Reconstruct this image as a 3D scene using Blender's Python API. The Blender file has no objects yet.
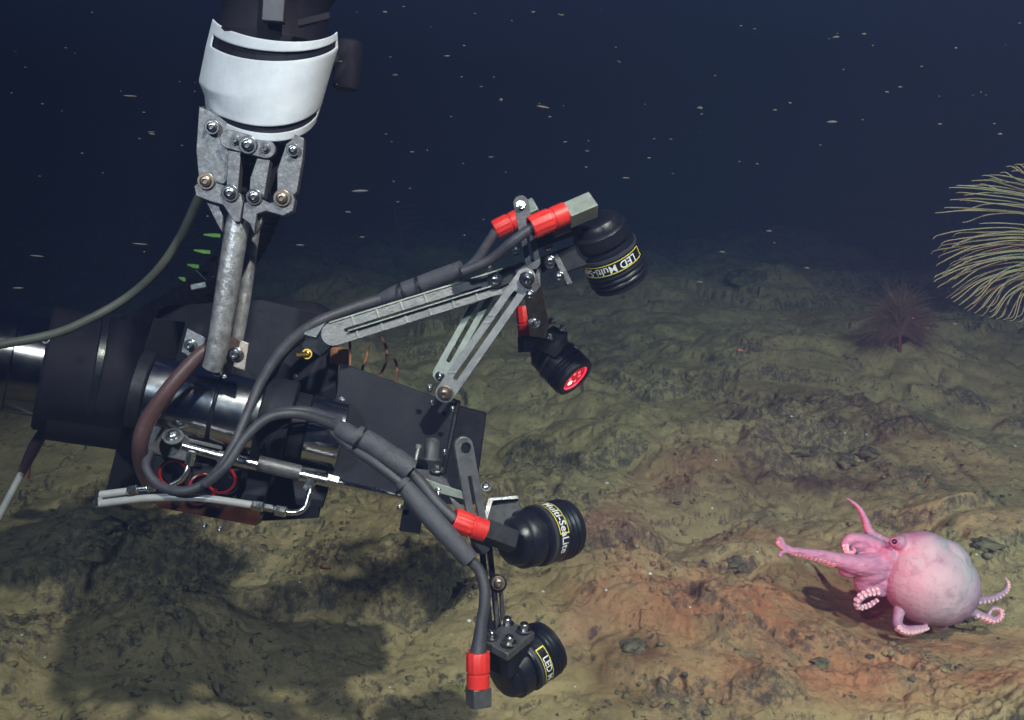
import bpy, bmesh, math, random
import numpy as np
from mathutils import Vector, Matrix
random.seed(7)
sc = bpy.context.scene
C = sc.collection
R = math.radians
V = Vector

# ------------------------------------------------------------------ camera
FPX = 1100.0
CAM = V((0, 0, 1.0))
PITCH = R(11.8)
FW = V((0, math.cos(PITCH), -math.sin(PITCH)))
UP = V((0, math.sin(PITCH), math.cos(PITCH)))
RT = V((1, 0, 0))
cd = bpy.data.cameras.new('camera')
cam = bpy.data.objects.new('camera', cd)
C.objects.link(cam)
cam.location = CAM
cam.rotation_euler = (R(90) - PITCH, 0, 0)
cd.sensor_width = 36
cd.lens = FPX / 1024 * 36
cd.clip_start = 0.02
cd.clip_end = 300
sc.camera = cam
sc.view_settings.view_transform = 'Standard'
sc.view_settings.look = 'None'
sc.view_settings.exposure = 0
sc.view_settings.gamma = 1
sc.render.engine = 'CYCLES'
sc.cycles.volume_bounces = 0
sc.cycles.max_bounces = 6
sc.cycles.use_denoising = True

def W(px, py, d):
    return CAM + d * ((px - 512) / FPX * RT - (py - 360) / FPX * UP + FW)

# ------------------------------------------------------------------ world: the dark sea beyond the lamps
wd = bpy.data.worlds.new('World')
sc.world = wd
wd.use_nodes = True
bg = wd.node_tree.nodes['Background']
bg.inputs[0].default_value = (0.0125, 0.0150, 0.0500, 1)
bg.inputs[1].default_value = 1.0

# ------------------------------------------------------------------ the vehicle's flood lamps, above and beside the camera
def spot(name, loc, aim, watts, col, size, blend, rad):
    l = bpy.data.lights.new(name, 'SPOT')
    l.energy = watts
    l.color = col
    l.spot_size = R(size)
    l.spot_blend = blend
    l.shadow_soft_size = rad
    o = bpy.data.objects.new(name, l)
    C.objects.link(o)
    o.location = loc
    o.rotation_euler = (V(aim) - V(loc)).to_track_quat('-Z', 'Y').to_euler()
    return o
spot('vehicle_flood_lamp', (1.30, -1.15, 3.85), (0.60, 2.35, 0.0), 1750, (1.0, 0.92, 0.77), 50, 0.75, 0.08)
spot('vehicle_flood_lamp', (-1.10, -1.90, 2.60), (0.5, 3.4, 0.0), 640, (0.95, 0.98, 1.0), 50, 0.9, 0.10)
spot('vehicle_flood_lamp', (2.40, -1.60, 2.80), (1.4, 2.8, 0.0), 1400, (0.97, 1.0, 0.92), 46, 0.8, 0.10)

# ------------------------------------------------------------------ noise
def _perm(seed):
    p = np.random.RandomState(seed).permutation(256)
    return np.concatenate([p, p, p])
def pn(x, y, seed=0):
    p = _perm(seed)
    xi = np.floor(x).astype(np.int64); yi = np.floor(y).astype(np.int64)
    xf = x - xi; yf = y - yi
    xi &= 255; yi &= 255
    u = xf*xf*xf*(xf*(xf*6-15)+10); v = yf*yf*yf*(yf*(yf*6-15)+10)
    def g(h, a, b):
        ang = (h & 31) * (2*math.pi/32)
        return np.cos(ang)*a + np.sin(ang)*b
    aa = p[p[xi]+yi]; ab = p[p[xi]+yi+1]; ba = p[p[xi+1]+yi]; bb = p[p[xi+1]+yi+1]
    x1 = g(aa, xf, yf)*(1-u) + g(ba, xf-1, yf)*u
    x2 = g(ab, xf, yf-1)*(1-u) + g(bb, xf-1, yf-1)*u
    return (x1*(1-v) + x2*v)*1.5
def fbm(x, y, seed, octv=4, gain=0.5):
    s = 0; a = 1; t = 0
    for i in range(octv):
        s = s + a*pn(x*2**i, y*2**i, seed+i); t += a; a *= gain
    return s/t
def wor(x, y, seed):
    """rounded lumps: 1 at a lump's top, 0 in the creases between lumps"""
    xi = np.floor(x); yi = np.floor(y); best = np.full(np.shape(x), 9.)
    for dx in (-1, 0, 1):
        for dy in (-1, 0, 1):
            cx = xi+dx; cy = yi+dy
            k = np.sin(cx*127.1 + cy*311.7 + seed*17.3)*43758.5453; a = k-np.floor(k)
            k = np.sin(cx*269.5 + cy*183.3 + seed*31.1)*24634.6345; b = k-np.floor(k)
            best = np.minimum(best, (cx+a-x)**2 + (cy+b-y)**2)
    return np.clip(1-best/.75, 0, 1)
def sst(x, a, b):
    t = np.clip((x-a)/(b-a), 0, 1)
    return t*t*(3-2*t)

# ------------------------------------------------------------------ terrain height
def gxy(px, py, z=0.0):
    d = (px-512)/FPX*RT - (py-360)/FPX*UP + FW
    t = (z - CAM.z)/d.z
    return CAM.x + d.x*t, CAM.y + d.y*t
def gauss(x, y, px, py, rx, ry, z=0):
    cx, cy = gxy(px, py, z)
    return np.exp(-((x-cx)/rx)**2 - ((y-cy)/ry)**2)
LEDGES = [([(478, 604), (520, 594), (560, 600), (600, 602), (630, 592), (665, 572)], .050), ([(250, 672), (320, 655), (372, 668), (430, 652), (474, 628), (505, 607)], .050),
          ([(715, 452), (765, 466), (835, 474), (890, 458)], .050), ([(70, 560), (130, 552), (200, 545), (260, 532), (300, 512)], .05), ([(600, 418), (650, 432), (720, 418), (760, 402)], .04),
          ([(870, 532), (930, 541), (1000, 528)], .035), ([(680, 345), (760, 356), (840, 346), (930, 362), (1040, 350)], .04), ([(20, 640), (90, 655), (170, 645), (240, 620)], .05), ([(520, 470), (580, 492), (640, 484)], .05),
          ([(690, 596), (730, 600), (762, 588)], .03)]
_LG = None
def ledges(x, y):
    global _LG
    if _LG is None: _LG = [([gxy(a, b) for a, b in p], A) for p, A in LEDGES]
    h = 0
    n = .045*fbm(x*5, y*5, 101, 4, .6)
    for p, A in _LG:
        xs = np.array([q[0] for q in p]); ys = np.array([q[1] for q in p]); k = .10
        f = np.interp(x, xs, ys); e = sst(x, xs[0]-k, xs[0]+k)*(1-sst(x, xs[-1]-k, xs[-1]+k)); d = y-f+n
        h = h + A*e*(sst(d, -.006, .016)*np.exp(-np.maximum(d, 0)/.22) - .45*np.exp(-((d+.02)/.03)**2))
    return h
# mounds seen in the photograph: pixel of the centre, radii in metres, height
MOUNDS = [
    (812, 455, .34, .26, .085), (890, 452, .22, .2, .05), (960, 470, .3, .3, .05),
    (560, 612, .26, .12, .055), (400, 600, .24, .16, .06), (490, 570, .25, .2, .05),
    (770, 580, .1, .12, .035), (860, 590, .2, .2, .01), (660, 470, .3, .3, .04),
    (350, 550, .16, .2, .05), (560, 400, .6, .5, .10), (920, 400, .5, .4, .09),
    (740, 350, .9, .8, .10), (1010, 380, .5, .4, .10), (620, 330, 1.0, .9, .12),
    (150, 290, 1.6, 1.2, .30), (480, 270, 1.3, 1.4, .08), (900, 290, 2.0, 1.4, .06),
    (760, 285, 1.0, .9, .12), (980, 550, .25, .15, .03), (170, 600, .35, .25, .08),
    (60, 470, .4, .35, .10), (250, 470, .3, .3, .06), (240, 690, .3, .12, .04),
    (700, 690, .25, .12, -.02), (900, 690, .3, .12, .0),
]
def height(x, y):
    x = np.asarray(x, dtype=float); y = np.asarray(y, dtype=float)
    wx = x + .12*fbm(x*1.6, y*1.6, 90, 3); wy = y + .12*fbm(x*1.6+40, y*1.6, 95, 3)
    far = sst(y, 3.5, 12)
    near = 1 - .45*np.exp(-((x-.75)/.65)**2 - ((y-2.35)/.5)**2)
    h = .10*fbm(x*.45, y*.45, 10, 3)*(1+.8*far)
    h = h + .30*far*np.maximum(0, fbm(x*.16+3, y*.2, 14, 3)) - .25*sst(y, 8, 16)
    b1 = np.abs(fbm(wx*1.2, wy*1.4, 20, 3))
    vx = wx + .03*fbm(x*7, y*7, 97, 3); vy = wy + .03*fbm(x*7+9, y*7, 98, 3)
    lm = sst(fbm(x*.9+5, y*1.1, 24, 2), -.25, .3)
    h = h + near*(.06*(b1-.2)*(1+1.2*far) + .095*wor(vx*2.3, vy*2.6, 1)*(.4+.6*lm)*(1+.6*far) + .046*wor(vx*6.2, vy*6.6, 2)*(.35+.65*lm))
    m = crust_mask(x, y)
    lm2 = sst(fbm(x*2.3, y*2.6, 26, 2), -.1, .35)
    h = h + .014*wor(vx*17, vy*18, 3)*np.maximum(lm2, m) + .008*wor(vx*41, vy*43, 4)*np.maximum(m, .25+.6*lm2)
    rough = .017*fbm(wx*14, wy*15, 40, 5, .62)
    h = h + rough*(.30 + 1.2*m) + .022*m
    fine = .0065*np.abs(fbm(x*34, y*34, 80, 3, .6)) + .007*fbm(vx*11, vy*11, 84, 3)
    pit = sst(fbm(x*7, y*8, 88, 2), .28, .50)*.016 + sst(fbm(x*19, y*21, 89, 2), .30, .5)*.008
    h = h + fine*(.6+.8*lm2) - pit
    t = (h + .05*fbm(x*.9, y*1.1, 60, 2))/.06
    fr = t - np.floor(t)
    led = .06*(np.floor(t) + sst(fr, .32, .60)) - .06*t
    h = h + .8*led*sst(fbm(x*1.1, y*1.2, 66, 2), .08, .4)*near
    for px, py, rx, ry, a in MOUNDS:
        h = h + a*gauss(x, y, px, py, rx, ry)
    h = h + ledges(x, y)
    # level where the octopus rests
    cx, cy = gxy(915, 625)
    k = np.exp(-(((x-cx)/.25)**2 + ((y-cy)/.18)**2)**2)
    h = h*(1-.85*k) + 0.0*k
    return h
def crust_mask(x, y):
    m = .8*sst(fbm(x*1.5+9, y*1.9, 50, 4, .6), .17, .45)
    for px, py, rx, ry, a in ((812,455,.36,.24,1.),(880,460,.2,.15,.7),(560,600,.3,.10,1.),(400,640,.3,.09,.9),(350,555,.2,.14,.8),
                              (640,590,.12,.14,.8),(920,500,.2,.1,.5),(850,690,.28,.13,.45),(760,530,.18,.2,.4),(720,560,.05,.2,.4),(900,330,.6,.4,.8),(980,330,.6,.4,.6),(930,650,.3,.05,.5),
                              (180,520,.2,.1,.8),(200,620,.3,.2,.8),(520,500,.3,.2,.6),(820,490,.4,.14,.8)):
        m = np.maximum(m, a*gauss(x, y, px, py, rx, ry)*(.55+.9*sst(pn(x*9, y*9, 55), -.3, .3)))
    for px, py, rx, ry, a in ((740,640,.28,.12,.75),(600,690,.25,.08,.8),(860,600,.12,.08,.5),(350,690,.2,.08,.7),(620,540,.16,.1,.5)):
        m = m*(1-a*gauss(x, y, px, py, rx, ry))
    return np.clip(m, 0, 1)
def hz(x, y):
    return float(height(np.array([x]), np.array([y]))[0])
def G(px, py, dz=0.0):
    """the seabed point seen at this pixel"""
    d = (px-512)/FPX*RT - (py-360)/FPX*UP + FW
    ts = np.linspace(1.2, 14, 1400)
    xs = CAM.x+d.x*ts; ys = CAM.y+d.y*ts; zs = CAM.z+d.z*ts
    hh = height(xs, ys)
    i = int(np.argmax(zs < hh)) if (zs < hh).any() else len(ts)-1
    return V((xs[i], ys[i], hh[i]+dz))

# ------------------------------------------------------------------ materials
def mat(name, base, rough=.5, metal=0., var=None, vscale=20., bump=0., bscale=120., coat=0., sss=0., emit=None, estr=0., rvar=0., spec=.5, streak=None):
    m = bpy.data.materials.new(name); m.use_nodes = True
    nt = m.node_tree; b = nt.nodes['Principled BSDF']
    b.inputs['Base Color'].default_value = (*base, 1)
    b.inputs['Roughness'].default_value = rough
    b.inputs['Metallic'].default_value = metal
    b.inputs['Specular IOR Level'].default_value = spec
    if coat: b.inputs['Coat Weight'].default_value = coat
    if sss:
        b.inputs['Subsurface Weight'].default_value = sss
        b.inputs['Subsurface Radius'].default_value = (1, .35, .3)
        b.inputs['Subsurface Scale'].default_value = .01
    if emit:
        b.inputs['Emission Color'].default_value = (*emit, 1)
        b.inputs['Emission Strength'].default_value = estr
    tc = nt.nodes.new('ShaderNodeTexCoord')
    mp = nt.nodes.new('ShaderNodeMapping')
    nt.links.new(tc.outputs['Object'], mp.inputs[0])
    if streak: mp.inputs['Scale'].default_value = streak
    def noise(s, d=5):
        n = nt.nodes.new('ShaderNodeTexNoise'); n.inputs['Scale'].default_value = s; n.inputs['Detail'].default_value = d
        n.inputs['Roughness'].default_value = .65
        nt.links.new(mp.outputs[0], n.inputs['Vector']); return n
    if var:
        n = noise(vscale)
        r = nt.nodes.new('ShaderNodeValToRGB')
        r.color_ramp.elements[0].position = .38; r.color_ramp.elements[1].position = .66
        r.color_ramp.elements[0].color = (*base, 1); r.color_ramp.elements[1].color = (*var, 1)
        nt.links.new(n.outputs['Fac'], r.inputs[0]); nt.links.new(r.outputs[0], b.inputs['Base Color'])
    if rvar:
        n = noise(vscale*2.3)
        mr = nt.nodes.new('ShaderNodeMapRange')
        mr.inputs['From Min'].default_value = .35; mr.inputs['From Max'].default_value = .7
        mr.inputs['To Min'].default_value = max(.02, rough-rvar); mr.inputs['To Max'].default_value = min(1, rough+rvar)
        nt.links.new(n.outputs['Fac'], mr.inputs[0]); nt.links.new(mr.outputs[0], b.inputs['Roughness'])
    if bump:
        n = noise(bscale)
        bp = nt.nodes.new('ShaderNodeBump'); bp.inputs['Strength'].default_value = 1.; bp.inputs['Distance'].default_value = bump
        nt.links.new(n.outputs['Fac'], bp.inputs['Height']); nt.links.new(bp.outputs[0], b.inputs['Normal'])
    return m

def seabed_material():
    m = bpy.data.materials.new('silted_rock'); m.use_nodes = True
    nt = m.node_tree; N = nt.nodes; L = nt.links; b = N['Principled BSDF']
    b.inputs['Roughness'].default_value = .95; b.inputs['Specular IOR Level'].default_value = .15
    geo = N.new('ShaderNodeNewGeometry')
    def noise(s, d=6, rg=.6, off=0.):
        n = N.new('ShaderNodeTexNoise'); n.inputs['Scale'].default_value = s; n.inputs['Detail'].default_value = d
        n.inputs['Roughness'].default_value = rg
        if off:
            a = N.new('ShaderNodeVectorMath'); a.inputs[1].default_value = (off, off, off)
            L.new(geo.outputs['Position'], a.inputs[0]); L.new(a.outputs[0], n.inputs['Vector'])
        else: L.new(geo.outputs['Position'], n.inputs['Vector'])
        return n.outputs['Fac']
    def ramp(src, a, b_, c0=(0,0,0), c1=(1,1,1)):
        r = N.new('ShaderNodeValToRGB'); r.color_ramp.elements[0].position = a; r.color_ramp.elements[1].position = b_
        r.color_ramp.elements[0].color = (*c0, 1); r.color_ramp.elements[1].color = (*c1, 1)
        L.new(src, r.inputs[0]); return r.outputs[0]
    def mix(f, a, b_, mode='MIX'):
        x = N.new('ShaderNodeMix'); x.data_type = 'RGBA'; x.blend_type = mode
        for s, v in ((x.inputs[0], f), (x.inputs[6], a), (x.inputs[7], b_)):
            if hasattr(v, 'links') or isinstance(v, bpy.types.NodeSocket): L.new(v, s)
            elif isinstance(v, float): s.default_value = v
            else: s.default_value = (*v, 1)
        return x.outputs[2]
    def att(name):
        a = N.new('ShaderNodeAttribute'); a.attribute_name = name; return a.outputs['Fac']
    def mul(a, b_, op='MULTIPLY'):
        q = N.new('ShaderNodeMath'); q.operation = op; q.use_clamp = True
        for s, v in ((q.inputs[0], a), (q.inputs[1], b_)):
            if isinstance(v, float): s.default_value = v
            else: L.new(v, s)
        return q.outputs[0]
    sed = mix(ramp(noise(3.0), .35, .65), SED_A, SED_B)
    sed = mix(ramp(noise(22., 6, .7), .40, .70), sed, SED_C)
    sed = mix(mul(ramp(noise(9., 5, .6, 5.), .5, .75), .6), sed, SED_D)
    rust = mul(att('rust'), ramp(noise(7., 7, .7, 9.), .30, .56))
    sed = mix(rust, sed, RUST)
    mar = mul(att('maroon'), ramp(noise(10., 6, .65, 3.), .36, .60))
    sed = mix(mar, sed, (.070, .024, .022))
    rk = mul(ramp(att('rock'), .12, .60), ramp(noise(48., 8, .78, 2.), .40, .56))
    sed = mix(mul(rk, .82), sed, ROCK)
    speck = mul(ramp(noise(60., 5, .65, 12.), .56, .63), ramp(noise(7., 4, .55, 20.), .40, .58))
    sed = mix(mul(speck, .8), sed, (.05, .045, .046))
    L.new(sed, b.inputs['Base Color'])
    bp = N.new('ShaderNodeBump'); bp.inputs['Distance'].default_value = .010; bp.inputs['Strength'].default_value = 1.
    L.new(noise(60., 8, .75, 1.), bp.inputs['Height']); L.new(bp.outputs[0], b.inputs['Normal'])
    return m
SED_A = (.375, .285, .150); SED_B = (.480, .360, .195); SED_C = (.240, .190, .110); SED_D = (.315, .280, .140)
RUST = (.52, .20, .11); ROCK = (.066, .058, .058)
M_SEA = seabed_material()

# ------------------------------------------------------------------ mesh helpers
def mesh_from(name, verts, faces, mats=(), mi=None, smooth=True, angle=35):
    me = bpy.data.meshes.new(name)
    me.from_pydata([tuple(v) for v in verts], [], faces)
    for m in mats: me.materials.append(m)
    if mi is not None: me.polygons.foreach_set('material_index', mi)
    if smooth:
        me.polygons.foreach_set('use_smooth', [True]*len(me.polygons))
        try: me.set_sharp_from_angle(angle=R(angle))
        except Exception: pass
    me.update()
    return me
def link(name, me, parent=None, loc=None):
    o = bpy.data.objects.new(name, me)
    C.objects.link(o)
    if loc is not None: o.location = loc
    if parent: o.parent = parent
    return o
def thing(name, label, cat, loc=(0, 0, 0), group=None, kind=None):
    o = bpy.data.objects.new(name, None); C.objects.link(o); o.location = loc
    o.empty_display_size = .05
    tag(o, label, cat, group, kind)
    return o
def tag(o, label=None, cat=None, group=None, kind=None):
    if label: o['label'] = label
    if cat: o['category'] = cat
    if group: o['group'] = group
    if kind: o['kind'] = kind
    return o
def worldloc(o):
    l = V((0, 0, 0))
    while o is not None: l = l + o.location; o = o.parent
    return l
class MB:
    """collects shapes in world coordinates; build() links them as one mesh object"""
    def __init__(s): s.v = []; s.f = []; s.m = []
    def add(s, vs, fs, mi=0):
        o = len(s.v); s.v += [V(p) for p in vs]; s.f += [tuple(i+o for i in f) for f in fs]; s.m += [mi]*len(fs); return s
    def tube(s, pts, rad, n=12, mi=0, caps=True, sub=0, flat=1.0):
        pts = [V(p) for p in pts]
        rad = list(rad) if hasattr(rad, '__len__') else [rad]*len(pts)
        if sub: pts, rad = smooth_path(pts, rad, sub)
        k = len(pts); vs = []; fs = []
        t0 = (pts[1]-pts[0]).normalized()
        nrm = t0.orthogonal().normalized()
        for i in range(k):
            t = (pts[min(i+1, k-1)]-pts[max(i-1, 0)]).normalized()
            nrm = (nrm - t*nrm.dot(t)).normalized(); bn = t.cross(nrm)
            for j in range(n):
                a = 2*math.pi*j/n
                vs.append(pts[i] + rad[i]*(math.cos(a)*nrm + flat*math.sin(a)*bn))
        for i in range(k-1):
            for j in range(n):
                j2 = (j+1) % n
                fs.append((i*n+j, i*n+j2, (i+1)*n+j2, (i+1)*n+j))
        if caps: fs += [tuple(reversed(range(n))), tuple(range((k-1)*n, k*n))]
        return s.add(vs, fs, mi)
    def lathe(s, p, axis, prof, n=32, mi=0, caps=True, closed=False, ref=None):
        a = V(axis).normalized(); p = V(p)
        u = (V(ref) - a*V(ref).dot(a)).normalized() if ref is not None else a.orthogonal().normalized()
        w = a.cross(u); vs = []; fs = []; k = len(prof)
        for t, r in prof:
            for j in range(n):
                q = 2*math.pi*j/n
                vs.append(p + a*t + r*(math.cos(q)*u + math.sin(q)*w))
        m = k if closed else k-1
        for i in range(m):
            i2 = (i+1) % k
            for j in range(n):
                j2 = (j+1) % n
                fs.append((i*n+j, i*n+j2, i2*n+j2, i2*n+j))
        if caps and not closed: fs += [tuple(reversed(range(n))), tuple(range((k-1)*n, k*n))]
        return s.add(vs, fs, mi)
    def box(s, c, x, y, z, mi=0):
        """half-extent vectors x, y, z"""
        c = V(c); x = V(x); y = V(y); z = V(z)
        vs = [c+sx*x+sy*y+sz*z for sx in (-1, 1) for sy in (-1, 1) for sz in (-1, 1)]
        fs = [(0,1,3,2), (4,6,7,5), (0,4,5,1), (2,3,7,6), (0,2,6,4), (1,5,7,3)]
        return s.add(vs, fs, mi)
    def poly(s, pts, back, mi=0):
        """polygon extruded by the vector back"""
        pts = [V(p) for p in pts]; n = len(pts); back = V(back)
        vs = pts + [p+back for p in pts]
        fs = [tuple(range(n)), tuple(reversed(range(n, 2*n)))] + [(i, i+n, (i+1) % n+n, (i+1) % n) for i in range(n)]
        return s.add(vs, fs, mi)
    def ringplate(s, outer, inner, back, mi=0):
        n = len(outer); o = [V(p) for p in outer]; q = [V(p) for p in inner]; back = V(back)
        vs = o + q + [p+back for p in o] + [p+back for p in q]; fs = []
        for i in range(n):
            j = (i+1) % n
            fs += [(i, j, n+j, n+i), (2*n+j, 2*n+i, 3*n+i, 3*n+j), (i, 2*n+i, 2*n+j, j), (n+i, n+j, 3*n+j, 3*n+i)]
        return s.add(vs, fs, mi)
    def build(s, name, mats, parent=None, bevel=0., smooth=True, angle=35, segs=2, label=None):
        off = worldloc(parent) if parent else V((0, 0, 0))
        if not hasattr(mats, '__len__'): mats = [mats]
        me = mesh_from(name, [p-off for p in s.v], s.f, mats, s.m, smooth, angle)
        bm = bmesh.new(); bm.from_mesh(me); bmesh.ops.recalc_face_normals(bm, faces=bm.faces); bm.to_mesh(me); bm.free()
        if smooth: me.set_sharp_from_angle(angle=R(angle))
        o = link(name, me, parent)
        if bevel:
            b = o.modifiers.new('bevel', 'BEVEL'); b.width = bevel; b.segments = segs; b.limit_method = 'ANGLE'; b.angle_limit = R(40)
        if label: o['label'] = label
        return o
def smooth_path(pts, rad, sub):
    P = [pts[0]] + list(pts) + [pts[-1]]; Q = [rad[0]] + list(rad) + [rad[-1]]
    op = []; orr = []
    for i in range(1, len(P)-2):
        for k in range(sub):
            t = k/sub; t2 = t*t; t3 = t2*t
            def cr(a, b, c, d): return .5*((2*b) + (c-a)*t + (2*a-5*b+4*c-d)*t2 + (3*b-a-3*c+d)*t3)
            op.append(cr(P[i-1], P[i], P[i+1], P[i+2])); orr.append(max(1e-5, cr(Q[i-1], Q[i], Q[i+1], Q[i+2])))
    op.append(P[-2]); orr.append(Q[-2])
    return op, orr
def add_text(body, size, place, mats, name, parent):
    """lettering turned to mesh and laid on a surface by place(x, y) -> world point"""
    cu = bpy.data.curves.new('lettering', 'FONT'); cu.body = body; cu.size = size; cu.align_x = 'LEFT'; cu.align_y = 'CENTER'
    cu.resolution_u = 3; cu.offset = size*.012
    to = bpy.data.objects.new('lettering', cu); C.objects.link(to)
    me0 = bpy.data.meshes.new_from_object(to.evaluated_get(bpy.context.evaluated_depsgraph_get()))
    off = worldloc(parent)
    vs = [place(v.co.x, v.co.y)-off for v in me0.vertices]; fs = [tuple(p.vertices) for p in me0.polygons]
    bpy.data.objects.remove(to); bpy.data.curves.remove(cu)
    return link(name, mesh_from(name, vs, fs, mats, smooth=False), parent)

# ------------------------------------------------------------------ seabed
def build_seabed():
    th = np.concatenate([np.linspace(-105, -31, 60, endpoint=False), np.linspace(-31, 31, 1120), np.linspace(31, 105, 61)[1:]])
    th = np.radians(th)
    el = np.concatenate([np.linspace(70, 37, 20, endpoint=False), np.linspace(37, 4.5, 640, endpoint=False), np.linspace(4.5, 1.3, 110)])
    r = 1.0/np.tan(np.radians(el))
    T, RR = np.meshgrid(th, r)
    X = RR*np.sin(T); Y = RR*np.cos(T)
    Z = height(X, Y)
    nr, nc = X.shape
    co = np.stack([X, Y, Z], -1).reshape(-1, 3)
    idx = np.arange(nr*nc).reshape(nr, nc)
    q = np.stack([idx[:-1, :-1], idx[:-1, 1:], idx[1:, 1:], idx[1:, :-1]], -1).reshape(-1, 4)
    me = bpy.data.meshes.new('seabed')
    me.vertices.add(len(co)); me.vertices.foreach_set('co', co.ravel())
    me.loops.add(q.size); me.loops.foreach_set('vertex_index', q.ravel().astype(np.int32))
    me.polygons.add(len(q)); me.polygons.foreach_set('loop_start', np.arange(0, q.size, 4, dtype=np.int32))
    me.update(calc_edges=True); me.validate()
    me.polygons.foreach_set('use_smooth', np.ones(len(q), dtype=bool))
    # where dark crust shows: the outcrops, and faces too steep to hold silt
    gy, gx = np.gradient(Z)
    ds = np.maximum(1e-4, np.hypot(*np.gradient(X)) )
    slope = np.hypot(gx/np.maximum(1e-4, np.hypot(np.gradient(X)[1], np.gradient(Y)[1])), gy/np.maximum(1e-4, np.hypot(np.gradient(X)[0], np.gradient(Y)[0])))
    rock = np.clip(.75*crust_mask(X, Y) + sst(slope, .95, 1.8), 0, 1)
    rust = np.zeros_like(X)
    for px, py, rx, ry, a in ((740,655,.30,.18,1.),(815,615,.24,.12,1.),(880,600,.15,.1,.8),(640,640,.12,.05,.7),(700,610,.2,.08,.6),(860,700,.45,.12,.85),(690,500,.12,.12,.35),(1000,700,.25,.12,.8),(930,650,.2,.06,.6),(760,560,.16,.12,.5)):
        rust = np.maximum(rust, a*gauss(X, Y, px, py, rx, ry))
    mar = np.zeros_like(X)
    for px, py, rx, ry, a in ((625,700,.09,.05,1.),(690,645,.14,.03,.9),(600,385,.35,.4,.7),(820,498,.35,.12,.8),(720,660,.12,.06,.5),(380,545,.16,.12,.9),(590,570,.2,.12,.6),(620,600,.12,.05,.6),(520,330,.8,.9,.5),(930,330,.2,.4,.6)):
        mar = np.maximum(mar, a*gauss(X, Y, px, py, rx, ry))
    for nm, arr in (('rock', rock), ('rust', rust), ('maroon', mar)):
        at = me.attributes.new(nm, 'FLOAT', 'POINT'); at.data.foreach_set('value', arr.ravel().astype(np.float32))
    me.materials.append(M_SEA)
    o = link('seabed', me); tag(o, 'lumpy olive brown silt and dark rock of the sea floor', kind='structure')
build_seabed()
# ------------------------------------------------------------------ materials of the equipment
M_STEEL = mat('brushed_steel', (.175, .172, .19), .40, .5, var=(.12, .118, .135), vscale=60, bump=.0004, bscale=300, rvar=.12)
M_CHROME = mat('polished_steel', (.48, .48, .52), .26, 1., rvar=.08, vscale=40)
M_DULL = mat('dull_titanium', (.125, .12, .135), .48, .5, var=(.08, .076, .09), vscale=70, bump=.0006, bscale=220, rvar=.12)
M_PALE = mat('bare_aluminium', (.26, .28, .27), .55, .5, var=(.18, .20, .19), vscale=50, bump=.0004, bscale=260, rvar=.1)
M_PIPE = mat('scuffed_pipe', (.44, .43, .46), .40, .55, var=(.20, .19, .22), vscale=75, bump=.0010, bscale=160, rvar=.15)
M_CYL = mat('cylinder_steel', (.46, .47, .52), .21, 1., rvar=.05, vscale=12)
M_BLACK = mat('black_anodised', (.010, .010, .016), .45, .0, var=(.016, .015, .022), vscale=35, rvar=.12, bump=.0003, bscale=200, spec=.22)
M_PLATE = mat('black_plastic_sheet', (.011, .011, .019), .62, 0, var=(.021, .020, .029), vscale=9, rvar=.1, bump=.0005, bscale=90, spec=.14)
M_GLOSS = mat('glossy_black', (.008, .008, .015), .36, 0, rvar=.10, vscale=40, spec=.4, bump=.0003, bscale=150)
M_RUBBER = mat('grey_rubber', (.034, .032, .046), .55, 0, var=(.050, .046, .062), vscale=60, bump=.0005, bscale=220)
M_SLEEVE = mat('braided_sleeve', (.050, .047, .065), .65, 0, var=(.070, .066, .085), vscale=90, bump=.0008, bscale=400)
M_HOUSE = mat('dark_housing', (.009, .007, .013), .68, 0, var=(.014, .011, .018), vscale=12, bump=.0005, bscale=60, spec=.12)
M_WHITE = mat('white_plastic', (.50, .52, .61), .55, 0, var=(.37, .38, .45), vscale=11, bump=.0014, bscale=22, spec=.3)
M_RED = mat('red_plastic', (.70, .030, .025), .45, 0, var=(.58, .022, .02), vscale=50, bump=.0003, bscale=200)
M_TUBEW = mat('milky_tube', (.33, .32, .34), .25, 0, var=(.26, .26, .28), vscale=30, coat=.3)
M_BROWN = mat('brown_hose', (.085, .040, .042), .45, 0, var=(.06, .03, .034), vscale=30, bump=.0005, bscale=150)
M_GREENH = mat('grey_green_hose', (.085, .088, .076), .5, 0, var=(.06, .064, .055), vscale=25, bump=.0004, bscale=120)
M_LIME = mat('lime_zip_tie', (.24, .50, .09), .5, 0, var=(.16, .34, .06), vscale=80)
M_YELLOW = mat('yellow_print', (.62, .52, .06), .5)
M_LABEL = mat('white_print', (.68, .68, .74), .5)
M_GREYB = mat('grey_band', (.055, .055, .07), .4, .2, var=(.045, .045, .055), vscale=60)
M_BRASS = mat('brass', (.75, .48, .10), .25, 1.)
M_COIL = mat('orange_tubing', (.36, .155, .085), .45, 0, var=(.28, .12, .07), vscale=60)
M_AMBER = mat('amber_plastic', (.045, .014, .008), .25, 0, var=(.03, .01, .007), vscale=20, coat=.3)
M_REDRING = mat('red_ring', (.34, .010, .014), .3, 0, coat=.4)
M_TARN = mat('stained_steel', (.30, .20, .15), .4, .9, var=(.34, .31, .31), vscale=220, rvar=.1)
M_STRIP = mat('worn_strip', (.03, .027, .04), .5, .2, var=(.05, .045, .06), vscale=40)
M_ARM = mat('bright_bar_steel', (.185, .182, .20), .42, .45, var=(.13, .127, .145), vscale=50, bump=.0004, bscale=260, rvar=.1)
M_LENS = mat('red_lamp_lens', (.5, .02, .03), .12, 0, emit=(1., .010, .03), estr=.6, coat=.6)
M_LENSR = mat('bright_red_rim', (.8, .05, .08), .2, 0, emit=(1., .035, .09), estr=2.2, coat=.3)
M_BULBW = mat('hot_emitter', (1., .8, .8), .3, 0, emit=(1., .80, .82), estr=6.0)
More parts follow.
